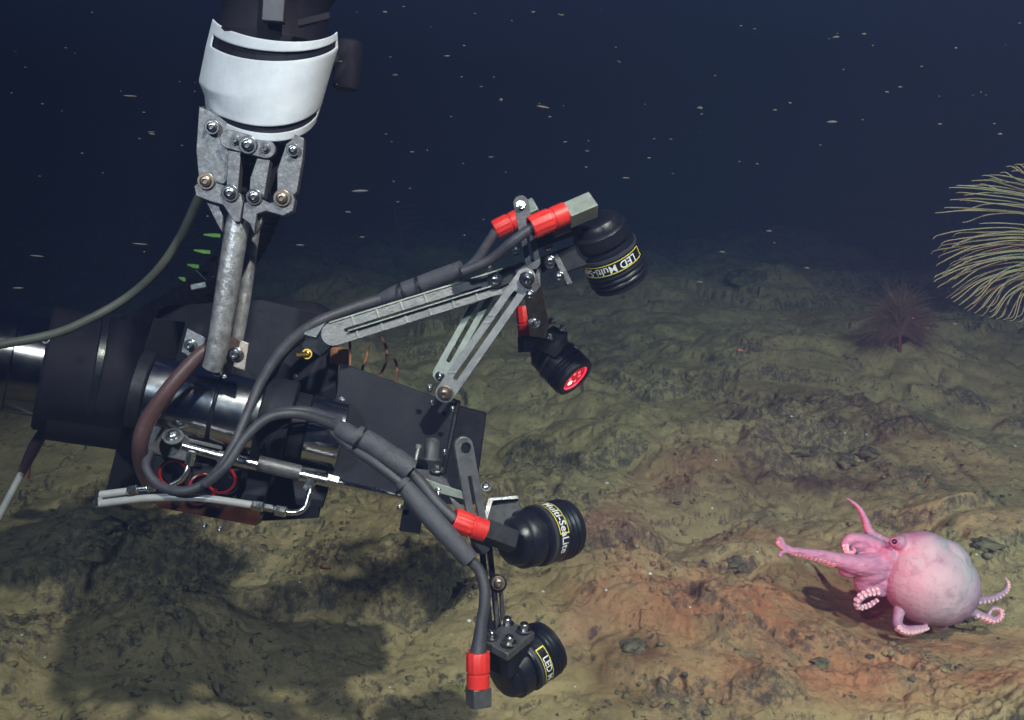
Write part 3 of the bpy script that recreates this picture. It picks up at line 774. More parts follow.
# front and rear slotted struts
b = MB(); slotbar(b, W(445, 393, 1.385), W(526, 277, 1.40), px(9.8, 1.39), .004, (.13, .86, px(2.2, 1.39))); b.build('slotted_strut', M_ARM, RIG, bevel=.0005, label='nearer slotted grey strut')
b = MB(); slotbar(b, W(441, 374, 1.435), W(489, 288, 1.44), px(8.6, 1.43), .004, (.16, .97, px(2.2, 1.43))); b.build('slotted_strut', M_PALE, RIG, bevel=.0005, label='rear pale slotted strut')
e0 = W(445, 393, 1.385); e1 = W(526, 277, 1.40); aa = (e1-e0).normalized(); ss = aa.cross(-FW).normalized()
for k in (.15, .42, .58, .64):
    b = MB(); side = 1 if k in (.42,) else -1
    if side*ss.dot(RT) > 0: sd = ss
    else: sd = -ss
    b.box(e0.lerp(e1, k) + (-sd if k == .42 else sd)*px(6, 1.39) - FW*.001, (aa*.8+sd*.6)*.0009, (sd*.8-aa*.6)*px(3.8, 1.39), FW*.0006); b.build('weld_mark', M_PALE, RIG)
for (x, y, r, me, dd) in ((445, 393, 8, BM_TARN, 1.382), (440, 376, 5, BM_CAP, 1.43), (495, 280, 8, BM_STEEL, 1.408), (527, 279, 8, BM_CAP, 1.392),
                      (548, 247, 5.5, BM_STEEL, 1.41), (550, 261, 5.5, BM_STEEL, 1.41), (559, 277, 5.5, BM_STEEL, 1.41), (530, 295, 5.5, BM_STEEL, 1.40),
                      (516, 251, 4.5, BM_CAP, 1.42), (489, 268, 3.2, BM_CAP, 1.42)):
    bolt(W(x, y, dd), dirpx(-.15, .3, -1), px(r, 1.4), RIG, me)
# upright bar with the round top and the lower part that carries the lit lamp
b = MB(); slotbar(b, W(521, 203, 1.395), W(533, 262, 1.40), px(7.6, 1.4), .005, (.55, .97, px(1.6, 1.4))); b.build('upright_bar', M_DULL, RIG, bevel=.0006)
bolt(W(520.5, 205, 1.392), dirpx(.1, -.2, -1), px(4.5, 1.4), RIG, BM_CAP)
plate('lower_upright', [(524, 292, 1.43), (541, 278, 1.43), (549, 326, 1.50), (545, 338, 1.52), (530, 336, 1.52)], .006, M_DULL, RIG)
bolt(W(534, 322, 1.49), dirpx(.4, -.1, -1), px(6, 1.5), RIG)
plate('screw_plate', [(535, 338, 1.53), (553, 325, 1.53), (568, 332, 1.53), (556, 348, 1.53)], .016, M_BLACK, RIG, hint=dirpx(0, 1, .5))
for x, y in ((549, 338), (562, 330), (551, 323)): bolt(W(x, y, 1.52), dirpx(.1, -1, -.35), px(4.6, 1.52), RIG, BM_CAP, 'cap_screw')
# second red plug behind the upright, for the lit lamp
connector(lamp2, W(495, 230, 1.47), W(521, 217, 1.47), W(536, 206, 1.47), px(9.5, 1.47), M_PALE)
# cables of the upper arm, bound by hose ties
b = MB(); b.tube([W(382, 299, 1.43), W(400, 292, 1.42), W(430, 281, 1.41), W(462, 269, 1.395)], [px(6.5, 1.43), px(8.6, 1.42), px(9, 1.41), px(8.8, 1.4)], 24, sub=5); b.build('cable_sleeve', M_SLEEVE, RIG)
for x, y in ((401, 292), (418, 286), (443, 276.5), (457, 271)):
    b = MB(); c = W(x, y, 1.41); aa_ = dirpx(.93, -.37, -.03); b.lathe(c, aa_, [(0, .0110), (0, .0125), (.003, .0125), (.003, .0110)], 28, closed=True); b.build('cable_tie', M_BLACK, RIG)
b = MB(); b.tube([W(462, 272, 1.385), W(475, 262, 1.40), W(488, 243, 1.45), W(496, 230, 1.47)], px(5, 1.4), 14, sub=6); b.build('cable', M_RUBBER, RIG)
b = MB(); b.tube([W(462, 272, 1.38), W(490, 260, 1.375), W(512, 242, 1.36), W(533, 227, 1.36)], px(5.2, 1.38), 14, sub=6); b.build('cable', M_RUBBER, RIG)
b = MB(); b.tube([W(385, 298, 1.43), W(350, 309, 1.42), W(314, 324, 1.40), W(284, 348, 1.36), W(262, 380, 1.32), W(246, 416, 1.29), W(233, 446, 1.275), W(218, 470, 1.27), W(202, 485, 1.27), W(180, 491, 1.27), (W(158, 484, 1.28)), W(146, 467, 1.29), W(150, 452, 1.31)],
                 [px(6, 1.42), px(5.4, 1.42), px(5.6, 1.4), px(6, 1.36), px(5.2, 1.32)] + [px(4.6, 1.29)]*8, 18, sub=8); b.build('cable', M_RUBBER, RIG)
b = MB(); b.tube([W(300, 336, 1.42), W(282, 352, 1.40), W(268, 378, 1.38), W(262, 400, 1.37)], [px(6.5, 1.4)]*4, 18, sub=6); b.build('cable', M_RUBBER, RIG)
b = MB(); b.tube([W(345, 432, 1.33), W(325, 422, 1.31), W(296, 414, 1.29), W(268, 418, 1.28), W(245, 438, 1.27), W(226, 466, 1.26), W(205, 484, 1.262)], [px(4.8, 1.3)]*7, 18, sub=8); b.build('cable', M_RUBBER, RIG)
b = MB(); b.tube([W(340, 421, 1.345), W(306, 411, 1.32), W(275, 414, 1.31), W(252, 430, 1.30)], [px(5, 1.3)]*4, 16, sub=8); b.build('cable', M_RUBBER, RIG)
# bottom cables
b = MB(); b.tube([W(334, 427, 1.33), W(345, 432, 1.32), W(362, 442, 1.31)], [px(8, 1.3), px(10, 1.3), px(9, 1.3)], 20, sub=5); b.build('cable_sleeve', M_SLEEVE, RIG)
b = MB(); b.tube([W(357, 436, 1.315), W(375, 446, 1.31), W(395, 460, 1.30)], px(11.5, 1.3), 24, sub=5); b.build('cable_sleeve', M_SLEEVE, RIG)
b = MB(); b.tube([W(393, 458, 1.302), W(404, 466, 1.30), W(410, 471, 1.30)], px(12, 1.3), 24, sub=5); b.build('cable_sleeve', M_SLEEVE, RIG)
for x, y in ((359, 438), (394, 458)):
    b = MB(); b.lathe(W(x, y, 1.31), dirpx(.8, .55, 0), [(0, .0125), (0, .0150), (.0025, .0150), (.0025, .0125)], 28, closed=True); b.build('cable_tie', M_BLACK, RIG)
b = MB(); b.tube([W(330, 428, 1.325), W(350, 446, 1.315), W(380, 466, 1.30), W(402, 484, 1.295), W(412, 492, 1.29)], px(5.5, 1.3), 16, sub=6); b.build('cable', M_RUBBER, RIG)
b = MB(); b.tube([W(402, 482, 1.295), W(411, 494, 1.29), W(430, 516, 1.285), W(452, 540, 1.28), W(470, 560, 1.28)], [px(8, 1.3), px(9.5, 1.3), px(10.5, 1.29), px(10, 1.28), px(9.5, 1.28)], 22, sub=5); b.build('cable_sleeve', M_SLEEVE, RIG)
b = MB(); b.lathe(W(403, 486, 1.295), dirpx(.65, .75, 0), [(0, .011), (0, .013), (.003, .013), (.003, .011)], 24, closed=True); b.build('cable_tie', M_BLACK, RIG)
b = MB(); b.tube([W(404, 466, 1.31), W(420, 482, 1.31), W(436, 502, 1.305), W(455, 520, 1.30)], px(6.2, 1.3), 16, sub=6); b.build('cable', M_RUBBER, RIG)
b = MB(); b.tube([W(468, 558, 1.285), W(480, 572, 1.285), W(485, 596, 1.28), W(481, 628, 1.275), W(478, 656, 1.27)], [px(6, 1.28), px(5.5, 1.28), px(5.8, 1.28), px(6.2, 1.28), px(8.6, 1.28)], 18, sub=6); b.build('cable', M_RUBBER, RIG)
# lower bracket
b = MB(); b.lathe(W(433, 438, 1.39), dirpx(-.1, 1, -.05), [(0, px(5, 1.38)), (px(3, 1.38), px(7.5, 1.38)), (px(20, 1.38), px(8, 1.38)), (px(20, 1.38), px(10.5, 1.38)), (px(22, 1.38), px(10.5, 1.38))], 26); b.build('knob', M_DULL, RIG)
b = MB(); b.tube([W(419, 446, 1.36), W(413, 470, 1.35)], px(1.8, 1.36), 10); b.tube([W(419, 444.5, 1.36), W(418.4, 448, 1.36)], px(3, 1.36), 10); b.build('small_bolt', M_PALE, RIG)
plate('clevis_plate', [(414, 468, 1.34), (430, 470, 1.37), (465, 480, 1.36), (468, 500, 1.34), (440, 490, 1.335), (420, 480, 1.335)], .005, M_STEEL, RIG, hint=dirpx(0, .8, .5))
plate('clevis_rim', [(424, 478, 1.325), (440, 484, 1.325), (465, 492, 1.33), (465, 500, 1.33), (442, 494, 1.325), (430, 488, 1.325)], .004, M_PALE, RIG)
bolt(W(437, 470, 1.36), dirpx(0, -1, -.5), px(6.5, 1.36), RIG); bolt(W(438, 490, 1.33), dirpx(0, 1, -.5), px(5, 1.33), RIG, BM_CAP)
b = MB(); slotbar(b, W(464, 446, 1.325), W(482, 545, 1.335), px(9.5, 1.33), .009, (.32, .93, px(1.8, 1.33)), nrm=dirpx(.28, -.05, -1)); b.build('slotted_bar', M_STEEL, RIG, bevel=.0008)
b = MB(); b.lathe(W(466, 447, 1.3245), dirpx(.28, 0, -1), [(0, px(5, 1.33)), (.001, px(5, 1.33)), (.001, px(3.6, 1.33)), (-.001, px(3.4, 1.33))], 20); b.build('pivot_hole', M_GLOSS, RIG)
b = MB(); slotbar(b, W(486, 545, 1.345), W(496, 640, 1.36), px(6.5, 1.34), .007, (.1, .8, px(1.5, 1.34)), nrm=dirpx(.3, 0, -1)); b.build('hanger_bar', M_BLACK, RIG, bevel=.0006)
b = MB(); b.lathe(W(497, 583, 1.34), dirpx(.2, 0, -1), [(0, px(9, 1.34)), (.006, px(9, 1.34)), (.007, px(5, 1.34))], 24); b.build('pivot', M_BLACK, RIG)
bolt(W(498, 583, 1.333), dirpx(.2, -.1, -1), px(7, 1.33), RIG, BM_TARN)
b = MB(); slotbar(b, W(498, 580, 1.35), W(501, 632, 1.355), px(5, 1.34), .005, (.25, .9, px(1.3, 1.34)), nrm=dirpx(.3, 0, -1)); b.build('hanger_bar', M_DULL, RIG, bevel=.0006)
plate('angle_bracket', [(489, 499, 1.37), (517, 497, 1.39), (523, 512, 1.39), (516, 534, 1.38), (482, 536, 1.36)], .006, M_DULL, RIG)
plate('angle_rim', [(488, 498, 1.362), (518, 495, 1.382), (519, 499, 1.382), (493, 501, 1.362), (485, 530, 1.355), (480, 530, 1.355)], .006, M_STEEL, RIG)
bolt(W(486, 487, 1.35), dirpx(.1, -.6, -.8), px(6, 1.35), RIG); 
plate('strut_blade', [(449, 496, 1.33), (462, 506, 1.33), (466, 516, 1.33), (456, 512, 1.33)], .003, M_STEEL, RIG)
# plate with four screws above the lowest lamp
pc = [W(482, 640, 1.30), W(508, 654, 1.275), W(535, 632, 1.33), W(508, 620, 1.355)]
b = MB(); b.poly(pc, dirpx(0, 1, .25)*.010); b.build('screw_plate', M_DULL, RIG, bevel=.0012)
b = MB(); b.poly([W(489, 648, 1.31), W(509, 658, 1.29), W(532, 640, 1.33), W(512, 630, 1.345)], dirpx(0, 1, .25)*.030); b.build('lamp_mount', M_BLACK, RIG, bevel=.002)
for x, y, dd in ((491, 634, 1.305), (509, 640, 1.29), (524, 627, 1.325), (507, 621, 1.345)): bolt(W(x, y+3, dd), dirpx(.05, -1, -.3), px(7.5, 1.3), RIG, BM_CAP, 'cap_screw')
# ------------------------------------------------------------------ loose hoses and the other arm
def single(name, b, m, label, cat, group=None, **k):
    o = b.build(name, m, None, **k)
    # put the origin at the thing's own place
    n = len(o.data.vertices); co = np.empty(n*3, dtype=np.float32); o.data.vertices.foreach_get('co', co); co = co.reshape(-1, 3)
    c = V([float(q) for q in (co.min(0)+co.max(0))/2]); c.z = float(co[:, 2].min())
    co -= np.array(c, dtype=np.float32); o.data.vertices.foreach_set('co', co.ravel()); o.data.update(); o.location = c
    tag(o, label, cat, group); return o
b = MB(); b.tube([W(204, 186, 1.33), W(196, 204, 1.34), W(180, 238, 1.36), (W(158, 270, 1.38)), W(128, 297, 1.40), W(88, 320, 1.40), W(50, 335, 1.40), W(-10, 346, 1.40), W(-60, 352, 1.42)], px(4.6, 1.38), 14, sub=7)
single('grey_green_hose', b, M_GREENH, 'thin grey-green hose curving from the jaw down to the left edge', 'hose')
b = MB(); b.tube([W(210, 346, 1.29), W(196, 358, 1.285), W(170, 388, 1.28), W(148, 420, 1.285), W(140, 444, 1.29), W(142, 468, 1.32), W(150, 486, 1.35)], [px(5.5, 1.28), px(7, 1.28), px(8, 1.28), px(8.5, 1.28), px(8.2, 1.28), px(7.5, 1.3), px(7, 1.3)], 18, sub=7)
single('brown_hose', b, M_BROWN, 'flat reddish brown hose bending down the left end of the instrument', 'hose')
def ribbed():
    t = thing('corrugated_hose', 'thick dark ribbed hose with four lime zip ties behind the silver handle', 'hose', W(180, 300, 1.62))
    pts = [W(262, 205, 1.55), W(248, 240, 1.58), W(222, 275, 1.62), W(184, 304, 1.70), W(130, 332, 1.85), W(60, 366, 2.05)]
    P, Q = smooth_path(pts, [px(20, 1.6)]*6, 20)
    Q = [q*(1.0 if i % 4 < 2 else .90) for i, q in enumerate(Q)]
    b = MB(); b.tube(P, Q, 24); b.build('hose_wall', M_HOUSE, t)
    for (x, y, l, dy) in ((212, 235, 8.5, 1), (202, 251, 8.5, 2), (193, 265.5, 6, 2), (182, 278.5, 3.5, 2)):
        d = 1.545 + (235-y)*-.0008
        b = MB(); c = W(x, y, d); b.poly([W(x-l, y-dy*.5-.6, d+.01), W(x+l*.2, y-2+dy*.3, d), W(x+l, y-1.6+dy*.5, d), W(x+l, y+2+dy*.5, d), W(x+l*.2, y+2+dy*.3, d), W(x-l, y+.6-dy*.4, d+.01)], FW*.003)
        b.build('zip_tie', M_LIME, t, bevel=.0005)
    b = MB(); b.box(W(199, 286, 1.57), dirpx(1, -.2, 0)*px(8, 1.55), dirpx(.2, 1, 0)*px(3, 1.55), FW*.004); b.build('tag_plate', M_PALE, t, bevel=.001)
    b = MB(); b.tube([W(206, 280, 1.55), W(196, 270, 1.55)], px(1, 1.55), 8); b.build('tie_tail', M_BLACK, t)
    return t
ribbed()
def second_arm():
    t = thing('second_robotic_arm', 'big dark tube of another arm entering from the left edge behind the instrument', 'robotic arm', W(40, 370, 1.75))
    a0 = W(-160, 335, 1.66); a = (W(150, 385, 1.83)-a0).normalized()
    b = MB(); b.lathe(a0, a, [(0, .085), (.24, .085), (.242, .080), (.30, .080)], 56); b.build('steel_barrel', M_BARREL, t)
    b = MB(); b.lathe(a0, a, [(.285, .075), (.285, .096), (.290, .100), (.44, .100), (.445, .095), (.60, .090)], 56); b.build('arm_housing', M_HOUSE, t)
    b = MB(); b.lathe(a0 + UP*.010, a, [(.36, .096), (.362, .106), (.372, .106), (.374, .096)], 56, closed=True); b.build('collar_ring', M_GLOSS, t)
    b = MB(); b.lathe(a0 - UP*.04, a, [(.30, .05), (.30, .074), (.55, .074), (.55, .05)], 40); b.build('lower_housing', M_AMBERD, t)
    for x, y in ((46, 340),): bolt(W(x, y, 1.60), dirpx(0, -.2, -1), px(4, 1.6), t, BM_CAP)
M_BARREL = mat('dark_polished_barrel', (.16, .16, .19), .19, 1., rvar=.05, vscale=12)
M_AMBERD = mat('brown_dark_housing', (.011, .008, .009), .7, 0, var=(.008, .006, .008), spec=.2, vscale=10, bump=.0005, bscale=60)
second_arm()
def cover():
    t = thing('dark_cover', 'dark purple rounded cover behind the silver handle, above the cylinder', 'cover', W(290, 335, 1.60))
    b = MB(); b.lathe(W(235, 338, 1.60), dirpx(1, -.12, .1), [(0, .03), (.006, .044), (.05, .050), (.12, .040), (.15, .02)], 40); b.build('shell', M_HOUSE, t)
    b = MB(); b.poly([W(244, 300, 1.54), W(262, 304, 1.54), (W(276, 311, 1.54)), W(262, 308, 1.54), W(244, 303, 1.54)], FW*.01); b.build('edge_strip', M_STEEL, t)
cover()
g1 = G(2, 512); 
b = MB(); p0 = W(-20, 552, 1.75); p1 = W(21, 474, 1.85)
b.tube([p0, p1], px(3.6, 1.8), 14)
pv_ = thing('measuring_stick', 'thin pale stick with dark handle leaning in from the lower left edge', 'stick', p0)
b.build('rod', M_TUBEW, pv_)
b = MB(); b.tube([p1, W(34, 448, 1.9), W(48, 424, 1.96)], [px(4, 1.85), px(6, 1.9), px(5, 1.95)], 14, sub=4); b.build('grip', M_BROWN, pv_)
b = MB(); b.tube([W(26, 478, 1.95), W(29, 458, 1.95)], px(3.5, 1.95), 12); b.build('end_piece', M_COIL, pv_)

# ------------------------------------------------------------------ octopus
M_OCT = bpy.data.materials.new('octopus_skin'); M_OCT.use_nodes = True
def octo_mat():
    nt = M_OCT.node_tree; N = nt.nodes; L = nt.links; b = N['Principled BSDF']
    b.inputs['Roughness'].default_value = .52; b.inputs['Specular IOR Level'].default_value = .35
    b.inputs['Subsurface Weight'].default_value = .25; b.inputs['Subsurface Radius'].default_value = (1, .4, .35); b.inputs['Subsurface Scale'].default_value = .008
    tc = N.new('ShaderNodeTexCoord')
    n1 = N.new('ShaderNodeTexNoise'); n1.inputs['Scale'].default_value = 14; n1.inputs['Detail'].default_value = 6
    n2 = N.new('ShaderNodeTexNoise'); n2.inputs['Scale'].default_value = 130; n2.inputs['Detail'].default_value = 6
    n3 = N.new('ShaderNodeTexNoise'); n3.inputs['Scale'].default_value = 45; n3.inputs['Detail'].default_value = 8; n3.inputs['Roughness'].default_value = .7
    for n in (n1, n2, n3): L.new(tc.outputs['Object'], n.inputs['Vector'])
    at = N.new('ShaderNodeAttribute'); at.attribute_name = 'limb'
    def mix(f, a, c):
        x = N.new('ShaderNodeMix'); x.data_type = 'RGBA'
        L.new(f, x.inputs[0])
        for s, v in ((x.inputs[6], a), (x.inputs[7], c)):
            if isinstance(v, tuple): s.default_value = (*v, 1)
            else: L.new(v, s)
        return x.outputs[2]
    def ramp(src, a, c):
        r = N.new('ShaderNodeValToRGB'); r.color_ramp.elements[0].position = a; r.color_ramp.elements[1].position = c; L.new(src, r.inputs[0]); return r.outputs[0]
    man = mix(ramp(n1.outputs['Fac'], .35, .65), (.32, .29, .345), (.39, .37, .415))
    man = mix(ramp(n3.outputs['Fac'], .52, .75), man, (.21, .165, .235))
    lim = mix(ramp(n3.outputs['Fac'], .35, .68), (.38, .225, .33), (.24, .14, .25))
    c = mix(at.outputs['Fac'], man, lim)
    L.new(c, b.inputs['Base Color'])
    bp = N.new('ShaderNodeBump'); bp.inputs['Distance'].default_value = .0012; L.new(n2.outputs['Fac'], bp.inputs['Height'])
    bp2 = N.new('ShaderNodeBump'); bp2.inputs['Distance'].default_value = .0016; L.new(n3.outputs['Fac'], bp2.inputs['Height']); L.new(bp.outputs[0], bp2.inputs['Normal'])
    L.new(bp2.outputs[0], b.inputs['Normal'])
octo_mat()
M_EYE = mat('octopus_eye', (.035, .012, .03), .15, 0, coat=.6)
M_LID = mat('eye_rim', (.30, .17, .26), .6)
M_SUCK = mat('pale_suckers', (.74, .50, .54), .5, 0, var=(.62, .38, .44), vscale=300)
def build_octopus():
    D = (G(918, 632)-CAM).dot(FW) - .06
    base = G(918, 632)
    t = thing('octopus', 'pale pink octopus with round mantle and one arm stretched to the left on rusty silt', 'octopus', base)
    def Wd(x, y, dd=0.): return W(x, y, D+dd)
    P1 = D/FPX
    b = MB()
    def blob(x, y, dd, rx, ry, rz, ang=0):
        c = Wd(x, y, dd*P1); n = 96; m = 64
        ca, sa = math.cos(R(ang)), math.sin(R(ang))
        ex = (RT*ca - UP*sa); ey = (RT*sa + UP*ca)
        vs = [c + ey*ry*P1]; fs = []
        for i in range(1, m):
            th = math.pi*i/m
            for j in range(n):
                q = 2*math.pi*j/n
                vs.append(c + ey*math.cos(th)*ry*P1 + ex*math.sin(th)*math.cos(q)*rx*P1 + FW*math.sin(th)*math.sin(q)*rz*P1)
        vs.append(c - ey*ry*P1); e = len(vs)-1
        for j in range(n): fs.append((0, 1+j, 1+(j+1) % n)); fs.append((e, 1+(m-2)*n+(j+1) % n, 1+(m-2)*n+j))
        for i in range(m-2):
            for j in range(n): a0 = 1+i*n+j; a1 = 1+i*n+(j+1) % n; fs.append((a0, a0+n, a1+n, a1))
        b.add(vs, fs)
    # mantle: a fat egg leaning down to the right, narrowing to the head at upper left
    blob(932, 582, 0, 42, 41, 38, 20); blob(942, 588, 2, 36, 38, 36, 30); blob(922, 558, 0, 31, 27, 27, 0); blob(913, 573, -2, 27, 32, 28, 0); blob(943, 566, 2, 27, 27, 27, 0); blob(912, 582, -2, 28, 33, 28, 0)
    blob(908, 548, 0, 19, 15, 18, 0); blob(899, 543, -9, 8, 7.5, 8, 0); blob(900, 541, 12, 7, 7, 7, 0)
    blob(888, 556, 0, 14, 13, 14, 0); blob(873, 570, 0, 20, 15, 14, -25); blob(862, 564, -3, 20, 10, 10, -18)
    blob(868, 580, 2, 15, 13, 10, -30); blob(854, 568, -4, 16, 9, 8, -15); blob(928, 584, -1, 42, 40, 37, 20); blob(858, 545, 6, 14, 9, 9, 0); blob(873, 550, 6, 15, 9, 10, 0); blob(880, 582, 3, 13, 14, 12, 0)
    arms = [
        # long arm to the left, its curled tip
        ([(884, 562, 0), (868, 566, -5), (848, 563, -9), (826, 557, -12), (806, 553, -14), (790, 550, -15), (782, 545, -16), (778, 541, -16), (781, 539, -17), (784, 543, -17)], [13, 12, 9.5, 6.6, 5, 4, 3.4, 2.9, 2.5, 1.6]),
        ([(790, 550, -15), (783, 552, -18), (779, 555.5, -19), (782, 556.5, -20)], [3, 2.4, 2., 1.2]),
        # raised arm at the back
        ([(893, 546, 8), (880, 540, 14), (870, 533, 18), (866, 522, 22), (861, 511, 26), (854, 503, 28), (846, 498, 30)], [6, 5.6, 5, 3.9, 2.8, 1.9, .9]),
        # arm folded over the web, tip curled
        ([(886, 552, 2), (868, 542, 4), (852, 539, 2), (845, 545, -2), (848, 552, -6), (854, 551, -8), (853, 547, -9)], [8, 7.5, 6.5, 4.5, 3, 2, 1]),
        # arm under the web, looped with suckers out
        ([(884, 578, 2), (884, 590, 0), (876, 592, -6), (866, 594, -10), (858, 600, -12), (859, 607, -10), (868, 606, -6), (878, 600, -2)], [8, 6, 4.5, 4.2, 3.8, 3.2, 3, 2.4]),
        # arm below the mantle, resting on the silt
        ([(905, 596, -4), (899, 612, -10), (898, 625, -14), (907, 630, -16), (918, 629, -16), (928, 627, -15)], [9, 6, 4.8, 4.6, 4, 2.4]),
        # arms trailing out to the right
        ([(950, 604, 10), (966, 601, 14), (982, 600, 16), (996, 597, 18), (1006, 590, 20), (1008, 582, 22), (1004, 577, 22)], [7, 4.6, 3.8, 3.2, 2.6, 1.9, 1.]),
        ([(950, 610, 4), (968, 612, 4), (982, 616, 4), (992, 620, 4), (1000, 617, 5), (1001, 610, 6), (994, 608, 6), (989, 613, 5), (992, 617, 4)], [8, 5, 4.2, 3.6, 2.9, 2.4, 2.0, 1.6, 1.]),
        ([(925, 612, 8), (936, 624, 12), (946, 626, 14)], [8, 6, 4]),
        ([(884, 580, 12), (870, 588, 16), (856, 590, 18)], [9, 6, 3]),
    ]
    for pts, rad in arms:
        b.tube([Wd(x, y, dd*P1) for x, y, dd in pts], [r*P1 for r in rad], 14, sub=7)
    off = worldloc(t)
    me0 = mesh_from('octopus_body', [p-off for p in b.v], b.f, [M_OCT], smooth=True, angle=180)
    bm = bmesh.new(); bm.from_mesh(me0); bmesh.ops.recalc_face_normals(bm, faces=bm.faces); bm.to_mesh(me0); bm.free()
    o = link('body', me0, t)
    rm = o.modifiers.new('remesh', 'REMESH'); rm.mode = 'VOXEL'; rm.voxel_size = .0013; rm.use_smooth_shade = True
    sm = o.modifiers.new('smooth', 'SMOOTH'); sm.factor = .6; sm.iterations = 9
    me = bpy.data.meshes.new_from_object(o.evaluated_get(bpy.context.evaluated_depsgraph_get()))
    me.name = 'octopus_body'; o.modifiers.clear(); o.data = me
    me.materials.clear(); me.materials.append(M_OCT)
    n = len(me.vertices); co = np.empty(n*3); me.vertices.foreach_get('co', co); co = co.reshape(-1, 3)
    wc = co + np.array(off) - np.array(CAM); dep = wc@np.array(FW); X = 512+FPX*(wc@np.array(RT))/dep; Y = 360-FPX*(wc@np.array(UP))/dep
    # skin folds round the head and the web, fine wrinkles elsewhere
    nx = np.empty(n*3); me.vertices.foreach_get('normal', nx); nx = nx.reshape(-1, 3)
    amp = .0004*fbm(co[:, 0]*45+co[:, 1]*20, co[:, 2]*45, 71, 4) + .0016*sst(910-X, 0, 25)*fbm(co[:, 0]*50, co[:, 2]*110+co[:, 1]*30, 75, 3)
    co = co + nx*amp[:, None]; me.vertices.foreach_set('co', co.ravel())
    limb = np.maximum(1-sst(np.hypot((X-934)/46, (Y-580)/47), .80, 1.08), 0)
    at = me.attributes.new('limb', 'FLOAT', 'POINT'); at.data.foreach_set('value', (1-limb).astype(np.float32))
    me.polygons.foreach_set('use_smooth', np.ones(len(me.polygons), dtype=bool)); me.update()
    # eye
    b = MB(); c = Wd(894.6, 541.5, -.0355)
    b.lathe(c+FW*.002, -FW+(-.45)*RT, [(-.002, .0001), (0, .0048), (.0025, .0058), (.005, .0048), (.0066, .0024), (.007, .0001)], 20, caps=False); b.build('eye', M_EYE, t)
    b = MB(); q0 = (-FW+(-.45)*RT).normalized(); u = q0.orthogonal().normalized(); w = q0.cross(u)
    b.tube([c + q0*.003 + .0068*(math.cos(a)*u + math.sin(a)*w) for a in [2*math.pi*k/20 for k in range(21)]], .0012, 8, caps=False); b.build('eyelid', M_LID, t)
    # suckers
    b = MB()
    def row(k, f0, f1, side, n, sc=.42):
        pts, rad = arms[k]; P, Q = smooth_path([Wd(x, y, dd*P1) for x, y, dd in pts], [r*P1 for r in rad], 12)
        for i in range(n):
            g = (f0+(f1-f0)*i/(n-1))*(len(P)-2); q = int(g); p = P[q].lerp(P[q+1], g-q); r = Q[q]; a = (P[q+1]-P[q]).normalized()
            s_ = V(side) - a*V(side).dot(a); s_.normalize(); z_ = s_.cross(a)
            for z in (-.45, .45):
                o_ = (s_ + z_*z).normalized(); c_ = p + o_*r*.80; r_ = r*sc
                b.lathe(c_, o_, [(0, r_*.8), (r_*.7, r_), (r_*.75, r_*.55), (r_*.45, r_*.3)], 8)
    row(0, .30, .80, -UP*.9-FW*.35, 22, .34)
    row(4, .30, .98, UP*.2-FW*.9-RT*.6, 13, .5)
    row(5, .45, .98, -UP*.55-FW*.8, 10, .5)
    row(6, .25, .98, -UP*.6-FW*.7, 16, .5)
    row(7, .20, .98, -UP*.5-FW*.8, 18, .5)
    row(3, .55, .98, -FW*.9-UP*.2, 10)
    o = b.build('sucker', M_SUCK, t); o['kind'] = 'stuff'
build_octopus()

